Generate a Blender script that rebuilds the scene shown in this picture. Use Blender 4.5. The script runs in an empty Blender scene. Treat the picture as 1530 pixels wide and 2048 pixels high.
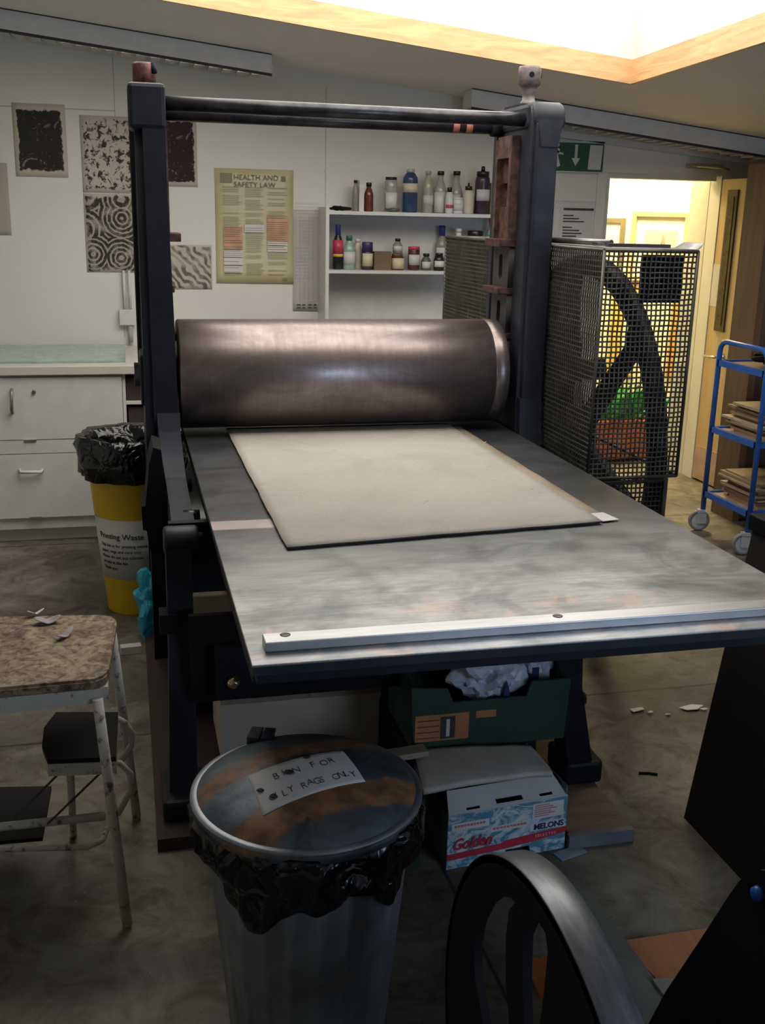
import bpy, bmesh, math, random
from mathutils import Vector, Matrix, noise
random.seed(7)
C = bpy.context.scene.collection
S = bpy.context.scene
# ---------------------------------------------------------------- camera (solved from the photo's vanishing points)
YAW, PIT, ROL, FPX = 0.240706521, 0.273148283, 0.0230653012, 2121.29695
CAM = Vector((0, 0, 1.7))
def cam_axes():
    cy, sy, cp, sp = math.cos(YAW), math.sin(YAW), math.cos(PIT), math.sin(PIT)
    f = Vector((sy*cp, cy*cp, -sp)); r = Vector((cy, -sy, 0)); u = r.cross(f)
    c, s = math.cos(ROL), math.sin(ROL)
    return c*r+s*u, -s*r+c*u, f
RA, UA, FA = cam_axes()
cam = bpy.data.cameras.new('camera'); co = bpy.data.objects.new('camera', cam); C.objects.link(co)
co.matrix_world = Matrix(((RA.x, UA.x, -FA.x, CAM.x), (RA.y, UA.y, -FA.y, CAM.y), (RA.z, UA.z, -FA.z, CAM.z), (0, 0, 0, 1)))
cam.sensor_fit = 'VERTICAL'; cam.sensor_height = 36; cam.lens = FPX/2048*36; cam.clip_start = .05
S.camera = co
# measuring helper: where the line of sight through a photo pixel meets a real plane of the room
def ray(x, y): return FA + RA*((x-765)/FPX) - UA*((y-1024)/FPX)
def az(x, y, z): d = ray(x, y); return CAM + d*((z-1.7)/d.z)
def ay(x, y, Y): d = ray(x, y); return CAM + d*(Y/d.y)
def ax(x, y, X): d = ray(x, y); return CAM + d*(X/d.x)

# ---------------------------------------------------------------- materials
def _m(name):
    m = bpy.data.materials.new(name); m.use_nodes = True
    nt = m.node_tree; return m, nt, nt.nodes['Principled BSDF']
def setin(b, **k):
    for n, v in k.items():
        n = {'base': 'Base Color', 'rough': 'Roughness', 'metal': 'Metallic', 'alpha': 'Alpha', 'trans': 'Transmission Weight', 'ior': 'IOR', 'coat': 'Coat Weight', 'spec': 'Specular IOR Level'}[n]
        b.inputs[n].default_value = (*v, 1) if isinstance(v, tuple) else v
def coords(nt, scale=(1, 1, 1)):
    t = nt.nodes.new('ShaderNodeTexCoord'); mp = nt.nodes.new('ShaderNodeMapping'); mp.inputs['Scale'].default_value = scale
    nt.links.new(t.outputs['Object'], mp.inputs['Vector']); return mp.outputs['Vector']
def nz(nt, vec, scale, detail=4, dist=0, rough=.6):
    n = nt.nodes.new('ShaderNodeTexNoise'); n.inputs['Scale'].default_value = scale; n.inputs['Detail'].default_value = detail
    n.inputs['Distortion'].default_value = dist; n.inputs['Roughness'].default_value = rough
    nt.links.new(vec, n.inputs['Vector']); return n.outputs['Fac']
def ramp(nt, fac, stops, interp='LINEAR'):
    r = nt.nodes.new('ShaderNodeValToRGB'); r.color_ramp.interpolation = interp
    e = r.color_ramp.elements
    while len(e) < len(stops): e.new(.5)
    for i, (p, c) in enumerate(stops):
        e[i].position = p; e[i].color = (*c, 1) if isinstance(c, tuple) else (c, c, c, 1)
    nt.links.new(fac, r.inputs['Fac']); return r.outputs['Color']
def mix(nt, fac, a, b, mode='MIX'):
    m = nt.nodes.new('ShaderNodeMix'); m.data_type = 'RGBA'; m.blend_type = mode
    for s, v in ((m.inputs[0], fac), (m.inputs[6], a), (m.inputs[7], b)):
        if isinstance(v, (int, float)): s.default_value = v
        elif isinstance(v, tuple): s.default_value = (*v, 1)
        else: nt.links.new(v, s)
    return m.outputs[2]
def math_(nt, op, a, b=None, c=None):
    m = nt.nodes.new('ShaderNodeMath'); m.operation = op
    for i, v in enumerate((a, b, c)):
        if v is None: continue
        if isinstance(v, (int, float)): m.inputs[i].default_value = v
        else: nt.links.new(v, m.inputs[i])
    return m.outputs[0]
def bump(nt, b, h, strength=.3, dist=.01):
    n = nt.nodes.new('ShaderNodeBump'); n.inputs['Strength'].default_value = strength; n.inputs['Distance'].default_value = dist
    nt.links.new(h, n.inputs['Height']); nt.links.new(n.outputs['Normal'], b.inputs['Normal'])
def plain(name, col, rough=.6, metal=0, var=.15, sc=12, bmp=.1, **k):
    m, nt, b = _m(name); v = coords(nt); n = nz(nt, v, sc)
    dark = tuple(c*(1-var*1.6) for c in col); lite = tuple(min(1, c*(1+var*.7)) for c in col)
    nt.links.new(ramp(nt, n, [(.3, dark), (.7, lite)]), b.inputs['Base Color'])
    setin(b, rough=rough, metal=metal, **k)
    if bmp: bump(nt, b, nz(nt, v, sc*5), bmp, .002)
    return m
def two(name, a, bcol, sc=6, lo=.45, hi=.6, rough=.6, metal=0, stretch=(1, 1, 1), dist=0, bmp=.15, **k):
    m, nt, b = _m(name); v = coords(nt, stretch); n = nz(nt, v, sc, 6, dist)
    nt.links.new(ramp(nt, n, [(lo, a), (hi, bcol)]), b.inputs['Base Color'])
    setin(b, rough=rough, metal=metal, **k)
    if bmp: bump(nt, b, n, bmp, .004)
    return m
def emit(name, col, s):
    m, nt, b = _m(name); b.inputs['Base Color'].default_value = (*col, 1)
    b.inputs['Emission Color'].default_value = (*col, 1); b.inputs['Emission Strength'].default_value = s; return m
M = {}
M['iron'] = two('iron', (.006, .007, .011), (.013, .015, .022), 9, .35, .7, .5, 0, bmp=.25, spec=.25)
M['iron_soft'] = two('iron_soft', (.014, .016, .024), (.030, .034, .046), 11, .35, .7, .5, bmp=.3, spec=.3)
M['black'] = plain('black', (.008, .008, .009), .65, spec=.15)
M['rust'] = two('rust', (.06, .03, .025), (.16, .09, .07), 30, .4, .65, .6, .2, bmp=.4)
M['rust_grey'] = two('rust_grey', (.10, .085, .085), (.22, .19, .185), 35, .35, .7, .55, .3, bmp=.4)
M['rust_red'] = two('rust_red', (.045, .015, .015), (.13, .05, .045), 28, .4, .6, .45, .3, bmp=.4)
M['slate'] = plain('slate', (.055, .05, .055), .55, .2)
M['steelblack'] = two('steelblack', (.03, .03, .034), (.07, .07, .08), 20, .35, .7, .3, .7, bmp=.05)
M['wire'] = plain('wire', (.11, .105, .092), .45, .6, bmp=0)
M['white'] = plain('white', (.60, .60, .56), .55, var=.04)
M['white_gloss'] = plain('white_gloss', (.62, .62, .60), .35, var=.05)
M['stool_white'] = two('stool_white', (.50, .47, .40), (.10, .07, .05), 34, .56, .66, .5)
M['paper'] = plain('paper', (.62, .60, .58), .7, var=.04, sc=5)
M['cap_black'] = plain('cap_black', (.012, .012, .014), .35, bmp=0)
M['chrome'] = plain('chrome', (.6, .6, .6), .25, 1, bmp=0)
M['brass'] = plain('brass', (.6, .5, .28), .3, 1, bmp=0)
M['wood'] = two('wood', (.50, .27, .12), (.72, .45, .22), 3, .3, .7, .45, stretch=(1, 1, 9), dist=1.2)
M['doorwood'] = two('doorwood', (.50, .36, .17), (.60, .45, .24), 3, .3, .7, .4, stretch=(6, 6, .6), dist=.8, bmp=.03)
M['darkwood'] = two('darkwood', (.040, .025, .015), (.085, .055, .032), 3, .3, .7, .5, stretch=(7, 7, .5), dist=1)
M['edgewood'] = two('edgewood', (.10, .06, .03), (.17, .095, .05), 4, .3, .7, .5, stretch=(7, 7, .5))
M['plank'] = two('plank', (.16, .10, .065), (.26, .17, .11), 5, .3, .7, .7, stretch=(1, 8, 8), dist=1)
M['orange'] = two('orange', (.34, .10, .025), (.48, .16, .045), 5, .3, .7, .45, stretch=(7, .8, 1), dist=.8)
M['cardboard'] = plain('cardboard', (.30, .22, .15), .8)
M['cream'] = plain('cream', (.50, .43, .34), .7, var=.06)
M['blue'] = plain('blue', (.015, .10, .42), .35, bmp=0)
M['rubber'] = plain('rubber', (.20, .20, .21), .6)
M['castor'] = plain('castor', (.42, .44, .46), .4, bmp=0)
M['green'] = plain('green', (.012, .045, .026), .6)
M['orangelabel'] = plain('orangelabel', (.42, .17, .06), .7)
M['yellow'] = plain('yellow', (.70, .45, .012), .38, var=.08, sc=4, bmp=0)
M['concrete_g'] = two('concrete_g', (.13, .145, .125), (.20, .215, .185), 7, .35, .7, .75)
M['red'] = plain('red', (.50, .03, .05), .5, bmp=0)
M['ink'] = plain('ink', (.03, .03, .035), .6, bmp=0)
M['rust_paper'] = plain('rust_paper', (.55, .22, .14), .7, bmp=0)
M['navy'] = plain('navy', (.02, .025, .12), .5, bmp=0)
M['exitgreen'] = plain('exitgreen', (.012, .075, .04), .5, var=.02, bmp=0)
M['terracotta'] = plain('terracotta', (.48, .14, .05), .7)
M['leafgreen'] = plain('leafgreen', (.03, .35, .06), .5)

def bag_mat(name, col, rough=.22, sc=9):
    m, nt, b = _m(name); v = coords(nt); n = nz(nt, v, sc, 2, .8, .4)
    setin(b, base=col, rough=rough, spec=.5); bump(nt, b, n, .8, .035); return m
M['blackbag'] = bag_mat('blackbag', (.004, .004, .005), .2, 17)
M['whitebag'] = bag_mat('whitebag', (.55, .58, .66), .4)
M['bluebag'] = bag_mat('bluebag', (.03, .38, .55), .35)

def wall_mat(name, col, zone=True):
    m, nt, b = _m(name); v = coords(nt)
    n = nz(nt, v, 1.3, 5); base = ramp(nt, n, [(.3, tuple(c*.94 for c in col)), (.7, col)])
    sp = nz(nt, v, 38, 2); s2 = ramp(nt, sp, [(.24, .45), (.27, 1.)])
    nt.links.new(mix(nt, .8, base, s2, 'MULTIPLY'), b.inputs['Base Color']); setin(b, rough=.75)
    bump(nt, b, nz(nt, v, 60), .12, .003); return m
M['wall'] = wall_mat('wall', (.70, .69, .64))
M['ceil'] = wall_mat('ceil', (.84, .80, .74))
M['corr'] = wall_mat('corr', (.86, .82, .66))

def floor_mat():
    m, nt, b = _m('floor'); v = coords(nt)
    n1 = nz(nt, v, 1.1, 8, .6, .65); n2 = nz(nt, v, 6, 6, 1., .7); n3 = nz(nt, v, 45, 3)
    base = ramp(nt, n1, [(.25, (.055, .048, .042)), (.47, (.13, .12, .105)), (.7, (.32, .295, .22))])
    st = ramp(nt, n2, [(.36, (.30, .22, .17)), (.48, (.72, .66, .60)), (.60, (1., 1., 1.))])
    c = mix(nt, .85, base, st, 'MULTIPLY')
    sp = ramp(nt, n3, [(.28, .35), (.36, 1.)]); c = mix(nt, .6, c, sp, 'MULTIPLY')
    wt = ramp(nt, nz(nt, v, 22, 5, 2), [(.70, 0.), (.74, 1.)]); c = mix(nt, wt, c, (.45, .45, .43))
    # expansion joints, 1.4 m apart
    sx = nt.nodes.new('ShaderNodeSeparateXYZ'); nt.links.new(v, sx.inputs[0])
    jx = math_(nt, 'ABSOLUTE', math_(nt, 'SUBTRACT', math_(nt, 'FRACT', math_(nt, 'MULTIPLY', math_(nt, 'ADD', sx.outputs[1], math_(nt, 'MULTIPLY', nz(nt, v, 8), .02)), .45)), .5))
    jy = math_(nt, 'ABSOLUTE', math_(nt, 'SUBTRACT', math_(nt, 'FRACT', math_(nt, 'ADD', math_(nt, 'MULTIPLY', sx.outputs[0], .45), .15)), .5))
    j = math_(nt, 'MINIMUM', jx, jy); jr = ramp(nt, j, [(.0018, (.05, .045, .04)), (.0035, (1., 1., 1.))])
    c = mix(nt, 1., c, jr, 'MULTIPLY')
    nt.links.new(c, b.inputs['Base Color']); setin(b, rough=.62); bump(nt, b, n2, .2, .004); return m
M['floor'] = floor_mat()

def bed_mat():
    m, nt, b = _m('bed_steel'); v = coords(nt)
    n = nz(nt, coords(nt, (1, 2.2, 1)), 2.6, 5, 1.2); f = nz(nt, coords(nt, (2, 26, 1)), 5, 4)
    sx = nt.nodes.new('ShaderNodeSeparateXYZ'); nt.links.new(v, sx.inputs[0])
    c = ramp(nt, n, [(.3, (.20, .21, .22)), (.52, (.40, .41, .41)), (.72, (.56, .56, .55))])
    c = mix(nt, .45, c, ramp(nt, f, [(.3, (.40, .40, .40)), (.7, (1., 1., 1.))]), 'MULTIPLY')
    c = mix(nt, .5, c, ramp(nt, nz(nt, v, 3.2, 6, 2.), [(.36, (.42, .44, .46)), (.52, (1., 1., 1.))]), 'MULTIPLY')
    # copper coloured stains at the free end, inky grime up by the roller
    cu = ramp(nt, nz(nt, v, 7, 4, 1.), [(.56, 0.), (.66, 1.)])
    edge = ramp(nt, math_(nt, 'MULTIPLY', math_(nt, 'SUBTRACT', sx.outputs[1], 1.8), 1.), [(.10, 1.), (.42, 0.)])
    cm = math_(nt, 'MULTIPLY', cu, edge); c = mix(nt, math_(nt, 'MULTIPLY', cm, .6), c, (.62, .40, .30))
    g = ramp(nt, math_(nt, 'ADD', math_(nt, 'MULTIPLY', math_(nt, 'SUBTRACT', sx.outputs[1], 2.2), .5), math_(nt, 'MULTIPLY', n, .25)), [(.10, 0.), (.42, 1.)])
    c = mix(nt, math_(nt, 'MULTIPLY', g, .88), c, (.06, .063, .07))
    refl_band = math_(nt, 'MULTIPLY', ramp(nt, math_(nt, 'ADD', math_(nt, 'ABSOLUTE', math_(nt, 'SUBTRACT', sx.outputs[1], 2.745)), math_(nt, 'MULTIPLY', f, .01)), [(.042, 1.), (.05, 0.)]), ramp(nt, sx.outputs[0], [(.36, 1.), (.38, 0.)]))  # mask of a reflection strip across the left side of the bed
    c = mix(nt, math_(nt, 'MULTIPLY', refl_band, .6), c, (.62, .52, .49))  # reflection painted into the steel colour as a pale pink band
    nt.links.new(c, b.inputs['Base Color'])
    r = ramp(nt, nz(nt, v, 5, 5, .8), [(.3, .34), (.7, .5)]); nt.links.new(r, b.inputs['Roughness'])
    setin(b, metal=.75); bump(nt, b, f, .04, .002); return m
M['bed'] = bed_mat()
M['bar_steel'] = two('bar_steel', (.50, .51, .52), (.64, .65, .66), 6, .3, .7, .36, .8, stretch=(1, 10, 1), bmp=.04)
def roller_mat():
    m, nt, b = _m('roller_steel'); n = nz(nt, coords(nt, (1.2, 3, 3)), 2.4, 7, 1., .7); r = nz(nt, coords(nt, (14, 1.2, 1.2)), 5, 4)
    c = ramp(nt, n, [(.3, (.17, .13, .12)), (.55, (.27, .225, .215)), (.75, (.37, .33, .325))])
    c = mix(nt, .3, c, ramp(nt, r, [(.35, (.55, .5, .5)), (.65, (1., 1., 1.))]), 'MULTIPLY')
    nt.links.new(c, b.inputs['Base Color']); setin(b, metal=.85)
    nt.links.new(ramp(nt, n, [(.3, .42), (.7, .30)]), b.inputs['Roughness']); return m
M['roller'] = roller_mat()
def felt_mat(name, col, dirt=.25):
    m, nt, b = _m(name); v = coords(nt); n = nz(nt, v, 2.2, 6, .8); f = nz(nt, coords(nt, (40, 6, 1)), 6, 3)
    c = ramp(nt, n, [(.28, tuple(x*(1-dirt*1.5) for x in col)), (.5, col), (.7, tuple(x*1.06 for x in col))])
    c = mix(nt, .25, c, ramp(nt, f, [(.3, (.75, .72, .68)), (.6, (1., 1., 1.))]), 'MULTIPLY')
    sp = ramp(nt, nz(nt, v, 30, 2), [(.25, .5), (.3, 1.)]); c = mix(nt, .5, c, sp, 'MULTIPLY')
    nt.links.new(c, b.inputs['Base Color']); setin(b, rough=.9, spec=.1); bump(nt, b, nz(nt, v, 250, 2), .3, .002); return m
M['felt'] = felt_mat('felt', (.42, .39, .345), .10); M['felt_dark'] = felt_mat('felt_dark', (.36, .29, .22)); M['blanket'] = felt_mat('blanket', (.58, .53, .46))
M['feltedge'] = plain('feltedge', (.06, .05, .045), .95)

def lid_mat():
    m, nt, b = _m('lid_zinc'); v = coords(nt); sx = nt.nodes.new('ShaderNodeSeparateXYZ')
    t = nt.nodes.new('ShaderNodeMapping'); t.inputs['Rotation'].default_value = (0, 0, -.283); nt.links.new(v, t.inputs['Vector']); nt.links.new(t.outputs[0], sx.inputs[0])
    zc = ramp(nt, nz(nt, v, 12, 6, 1), [(.3, (.055, .075, .095)), (.7, (.16, .19, .22))])
    yy = math_(nt, 'ADD', sx.outputs[1], math_(nt, 'MULTIPLY', math_(nt, 'SUBTRACT', nz(nt, v, 12, 5, 1), .5), .09))
    band = ramp(nt, math_(nt, 'ADD', yy, .5), [(.335, 0.), (.35, 1.), (.405, 1.), (.425, 0.), (.525, 0.), (.54, .9), (.585, .9), (.61, 0.)])
    rc = ramp(nt, nz(nt, v, 25, 5), [(.3, (.10, .045, .02)), (.7, (.34, .17, .07))])
    nt.links.new(mix(nt, band, zc, rc), b.inputs['Base Color'])
    nt.links.new(math_(nt, 'MULTIPLY', math_(nt, 'SUBTRACT', 1., band), .7), b.inputs['Metallic']); setin(b, rough=.45)
    bump(nt, b, nz(nt, v, 20, 5), .3, .004); return m
M['lid'] = lid_mat()
M['zinc'] = two('zinc', (.18, .20, .22), (.34, .37, .40), 9, .3, .7, .42, .7, bmp=.1)

def art_mat(name, w, h, kind, paper=(.50, .45, .37), ink=(.03, .027, .025), margin=.82):
    m, nt, b = _m(name); v = coords(nt); sx = nt.nodes.new('ShaderNodeSeparateXYZ'); nt.links.new(v, sx.inputs[0])
    a1 = math_(nt, 'MULTIPLY', math_(nt, 'ABSOLUTE', sx.outputs[0]), 2/w); a2 = math_(nt, 'MULTIPLY', math_(nt, 'ABSOLUTE', sx.outputs[2]), 2/h)
    e = math_(nt, 'ADD', math_(nt, 'MAXIMUM', a1, a2), math_(nt, 'MULTIPLY', math_(nt, 'SUBTRACT', nz(nt, v, 22, 4), .5), .3))
    inside = ramp(nt, e, [(margin-.02, 1.), (margin+.02, 0.)])
    if kind == 'dense': p = ramp(nt, nz(nt, v, 17, 7, 1.6, .7), [(.28, .3), (.42, 1.)])
    elif kind == 'speckle': p = ramp(nt, nz(nt, v, 30, 5, .7, .65), [(.50, 0.), (.57, .97)])
    elif kind == 'circles':
        vo = nt.nodes.new('ShaderNodeTexVoronoi'); vo.inputs['Scale'].default_value = 5.6; vo.inputs['Randomness'].default_value = .55
        nt.links.new(v, vo.inputs['Vector']); d = math_(nt, 'ADD', vo.outputs['Distance'], math_(nt, 'MULTIPLY', nz(nt, v, 40, 3), .10))
        p = ramp(nt, math_(nt, 'MULTIPLY_ADD', math_(nt, 'SINE', math_(nt, 'MULTIPLY', d, 46.)), .5, .5), [(.15, .30), (.45, .97)])
        p = math_(nt, 'MULTIPLY', p, ramp(nt, nz(nt, v, 12, 3), [(.33, .35), (.5, 1.)]))
    else:
        wv = nt.nodes.new('ShaderNodeTexWave'); wv.inputs['Scale'].default_value = 11; wv.inputs['Distortion'].default_value = 7; wv.inputs['Detail'].default_value = 1.5; wv.inputs['Detail Scale'].default_value = 1.2; wv.bands_direction = 'DIAGONAL'
        nt.links.new(v, wv.inputs['Vector']); p = ramp(nt, wv.outputs['Fac'], [(.3, .05), (.7, .85)])
        p = math_(nt, 'MULTIPLY', p, ramp(nt, nz(nt, v, 9, 3), [(.4, .35), (.55, 1.)]))
    nt.links.new(mix(nt, math_(nt, 'MULTIPLY', p, inside), paper, ink), b.inputs['Base Color']); setin(b, rough=.8, spec=.2); return m
def camo_mat():
    m, nt, b = _m('box_print'); v = coords(nt); n = nz(nt, coords(nt, (1, 1, 1.3)), 13, 6, 2.2, .7)
    nt.links.new(ramp(nt, n, [(.40, (.60, .63, .63)), (.47, (.34, .48, .54)), (.55, (.06, .20, .30)), (.7, (.10, .30, .42))]), b.inputs['Base Color']); setin(b, rough=.6); return m
M['boxprint'] = camo_mat()
M['glassgreen'] = plain('glassgreen', (.30, .42, .38), .12, bmp=0, spec=.8)
def seat_mat():
    m, nt, b = _m('seat'); v = coords(nt)
    c = ramp(nt, nz(nt, v, 16, 7, 1.5, .7), [(.32, (.05, .03, .02)), (.45, (.17, .11, .065)), (.55, (.25, .19, .125)), (.68, (.34, .30, .16))])
    c = mix(nt, .75, c, ramp(nt, nz(nt, v, 45, 5, .5), [(.36, (.22, .18, .16)), (.5, (1., 1., 1.))]), 'MULTIPLY')
    nt.links.new(c, b.inputs['Base Color']); setin(b, rough=.75); bump(nt, b, nz(nt, v, 40, 5), .5, .006); return m
M['seat'] = seat_mat()
M['skin'] = plain('leafdry', (.34, .30, .31), .7)

# ---------------------------------------------------------------- mesh helpers
class MB:
    def __init__(s): s.b = bmesh.new()
    def box(s, x0, x1, y0, y1, z0, z1, mat=None, bev=0):
        r = bmesh.ops.create_cube(s.b, size=1)['verts']
        for v in r:
            v.co = Vector(((x0+x1)/2+v.co.x*(x1-x0), (y0+y1)/2+v.co.y*(y1-y0), (z0+z1)/2+v.co.z*(z1-z0)))
        if bev:
            ed = list({e for v in r for e in v.link_edges})
            rr = bmesh.ops.bevel(s.b, geom=ed, offset=bev, segments=2, affect='EDGES', profile=.5)
            r = list(rr['verts'])+[v for v in r if v.is_valid]
            r = list({v for v in r if v.is_valid})
        if mat is not None:
            for v in r: v.co = mat @ v.co
        return s
    def tube(s, pts, rad, seg=10, cap=True):
        pts = [Vector(p) for p in pts]; n = len(pts)
        rads = rad if isinstance(rad, (list, tuple)) else [rad]*n
        rings = []; up = None
        for i, p in enumerate(pts):
            d = (pts[min(i+1, n-1)]-pts[max(i-1, 0)]).normalized()
            if up is None:
                up = d.cross(Vector((0, 0, 1)));
                if up.length < .1: up = d.cross(Vector((1, 0, 0)))
                up.normalize()
            else:
                up = (up - d*up.dot(d)); up.normalize()
            w = d.cross(up)
            rings.append([s.b.verts.new(p+(up*math.cos(2*math.pi*k/seg)+w*math.sin(2*math.pi*k/seg))*rads[i]) for k in range(seg)])
        for a, b_ in zip(rings, rings[1:]):
            for k in range(seg):
                f = s.b.faces.new((a[k], a[(k+1) % seg], b_[(k+1) % seg], b_[k])); f.smooth = seg > 6
        if cap:
            s.b.faces.new(rings[0][::-1]); s.b.faces.new(rings[-1])
        return s
    def lathe(s, prof, c=(0, 0, 0), seg=24, axis='Z', wob=None):
        rings = []
        for (r, h) in prof:
            rg = []
            for k in range(seg):
                a = 2*math.pi*k/seg; rr = r*(wob(a, h) if wob else 1)
                p = (rr*math.cos(a), rr*math.sin(a), h) if axis == 'Z' else ((h, rr*math.cos(a), rr*math.sin(a)) if axis == 'X' else (rr*math.cos(a), h, rr*math.sin(a)))
                rg.append(s.b.verts.new(Vector(c)+Vector(p)))
            rings.append(rg)
        for a, b_ in zip(rings, rings[1:]):
            for k in range(seg):
                f = s.b.faces.new((a[k], a[(k+1) % seg], b_[(k+1) % seg], b_[k])); f.smooth = True
        if prof[0] == prof[-1]: bmesh.ops.remove_doubles(s.b, verts=s.b.verts[:], dist=1e-6); return s
        if prof[0][0] > 1e-5: s.b.faces.new(rings[0][::-1])
        if prof[-1][0] > 1e-5: s.b.faces.new(rings[-1])
        return s
    def prism(s, pts, t0, t1, plane='XZ', mat=None):
        # polygon extruded between two offsets along the axis that the plane leaves out
        def P(a, b_, t): return {'XZ': (a, t, b_), 'YZ': (t, a, b_), 'XY': (a, b_, t)}[plane]
        A = [s.b.verts.new(Vector(P(a, b_, t0))) for a, b_ in pts]; B = [s.b.verts.new(Vector(P(a, b_, t1))) for a, b_ in pts]
        if mat is not None:
            for v in A+B: v.co = mat @ v.co
        s.b.faces.new(A); s.b.faces.new(B[::-1]); n = len(pts)
        for i in range(n): s.b.faces.new((A[i], B[i], B[(i+1) % n], A[(i+1) % n]))
        return s
    def hexa(s, q0, q1):
        A = [s.b.verts.new(Vector(p)) for p in q0]; B = [s.b.verts.new(Vector(p)) for p in q1]
        s.b.faces.new(A); s.b.faces.new(B[::-1])
        for i in range(len(A)): s.b.faces.new((A[i], B[i], B[(i+1) % len(A)], A[(i+1) % len(A)]))
        return s
    def grid(s, nu, nv, fn, thick=None):
        V = [[s.b.verts.new(Vector(fn(i/nu, j/nv))) for j in range(nv+1)] for i in range(nu+1)]
        fs = []
        for i in range(nu):
            for j in range(nv):
                f = s.b.faces.new((V[i][j], V[i+1][j], V[i+1][j+1], V[i][j+1])); f.smooth = True; fs.append(f)
        if thick:
            s.b.normal_update(); bmesh.ops.solidify(s.b, geom=fs, thickness=thick)
        return s
    def blob(s, c, sz, amp=.25, freq=6, sub=4, seed=0):
        r = bmesh.ops.create_icosphere(s.b, subdivisions=sub, radius=1)['verts']; c = Vector(c)
        for v in r:
            d = v.co.normalized(); q = Vector((d.x*sz[0], d.y*sz[1], d.z*sz[2]))
            k = 1+amp*(abs(noise.noise(q*freq+Vector((seed, 0, 0))))*2-.5)+amp*.5*noise.noise(q*freq*2.7+Vector((0, seed, 0)))
            v.co = c+q*k
        for f in s.b.faces: f.smooth = False
        return s
    def me(s, name):
        bmesh.ops.recalc_face_normals(s.b, faces=s.b.faces[:])
        m = bpy.data.meshes.new(name); s.b.to_mesh(m); s.b.free(); return m
    def build(s, name, mat, parent=None, pos=None, kind=None, label=None):
        m = s.me(name); m.materials.append(M[mat] if isinstance(mat, str) else mat)
        return link(name, m, parent, pos, kind, label)
BASE = {}
def link(name, m, parent=None, pos=None, kind=None, label=None):
    o = bpy.data.objects.new(name, m); C.objects.link(o)
    if pos is not None: o.location = pos
    if parent is not None:
        o.parent = parent
        if parent.name in BASE:
            o.matrix_parent_inverse = Matrix.Translation(-Vector(BASE[parent.name]))
        if o.type == 'MESH' and parent.name in BASE and parent.type == 'MESH': pass
    if kind: o['kind'] = kind
    if label: o['label'] = label
    return o
def thing(name, label, cat, loc=(0, 0, 0), rz=0, group=None, world=True):
    # Empty at the base of a thing; world=True: its parts are modelled in room coordinates
    o = bpy.data.objects.new(name, None); C.objects.link(o); o.location = loc; o.rotation_euler = (0, 0, rz); o.empty_display_size = .05
    if world: BASE[o.name] = loc
    return tag(o, label, cat, group)
def tag(o, label, cat, group=None):
    o['label'] = label; o['category'] = cat
    if group: o['group'] = group
    return o
def centre(o):
    # put a single-mesh thing's origin at its base
    vs = [v.co for v in o.data.vertices]; mn = Vector((min(v.x for v in vs), min(v.y for v in vs), min(v.z for v in vs))); mx = Vector((max(v.x for v in vs), max(v.y for v in vs), mn.z))
    c = (mn+mx)/2; o.data.transform(Matrix.Translation(-c)); o.location = c; return o
def flat(name, loops, th, mat, parent=None, M4=None, label=None):
    # 2D outline(s) (holes allowed) filled and thickened, laid through the matrix M4
    cu = bpy.data.curves.new(name, 'CURVE'); cu.dimensions = '2D'; cu.fill_mode = 'BOTH'; cu.extrude = th/2
    for L in loops:
        sp = cu.splines.new('POLY'); sp.points.add(len(L)-1)
        for i, (a, b_) in enumerate(L): sp.points[i].co = (a, b_, 0, 1)
        sp.use_cyclic_u = True
    o = bpy.data.objects.new(name, cu); C.objects.link(o)
    dg = bpy.context.evaluated_depsgraph_get(); me = bpy.data.meshes.new_from_object(o.evaluated_get(dg)); bpy.data.objects.remove(o)
    if M4 is not None: me.transform(M4)
    me.name = name; me.materials.clear(); me.materials.append(M[mat] if isinstance(mat, str) else mat)
    return link(name, me, parent, label=label)
def text(name, body, size, mat, parent=None, M4=None, fn=None, shear=0, ext=.0006, sx=1, align='LEFT', off=0, space=1):
    cu = bpy.data.curves.new(name, 'FONT'); cu.body = body; cu.size = size; cu.extrude = ext; cu.shear = shear; cu.align_x = align; cu.offset = off; cu.space_character = space; cu.resolution_u = 3
    o = bpy.data.objects.new(name, cu); C.objects.link(o)
    dg = bpy.context.evaluated_depsgraph_get(); me = bpy.data.meshes.new_from_object(o.evaluated_get(dg)); bpy.data.objects.remove(o)
    for v in me.vertices: v.co.x *= sx
    if fn:
        for v in me.vertices: v.co = fn(v.co)
    if M4 is not None: me.transform(M4)
    me.name = name; me.materials.clear(); me.materials.append(M[mat] if isinstance(mat, str) else mat)
    return link(name, me, parent)
RX = Matrix.Rotation(math.pi/2, 4, 'X')            # lays the XY plane into XZ, facing -Y
# YZ-plane: local x->Y, y->Z, thickness->X
TYZ = Matrix(((0, 0, 1, 0), (1, 0, 0, 0), (0, 1, 0, 0), (0, 0, 0, 1)))
def T(x, y, z): return Matrix.Translation((x, y, z))
def arc(c, r, a0, a1, n): return [(c[0]+r*math.cos(math.radians(a0+(a1-a0)*i/n)), c[1]+r*math.sin(math.radians(a0+(a1-a0)*i/n))) for i in range(n+1)]

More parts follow.
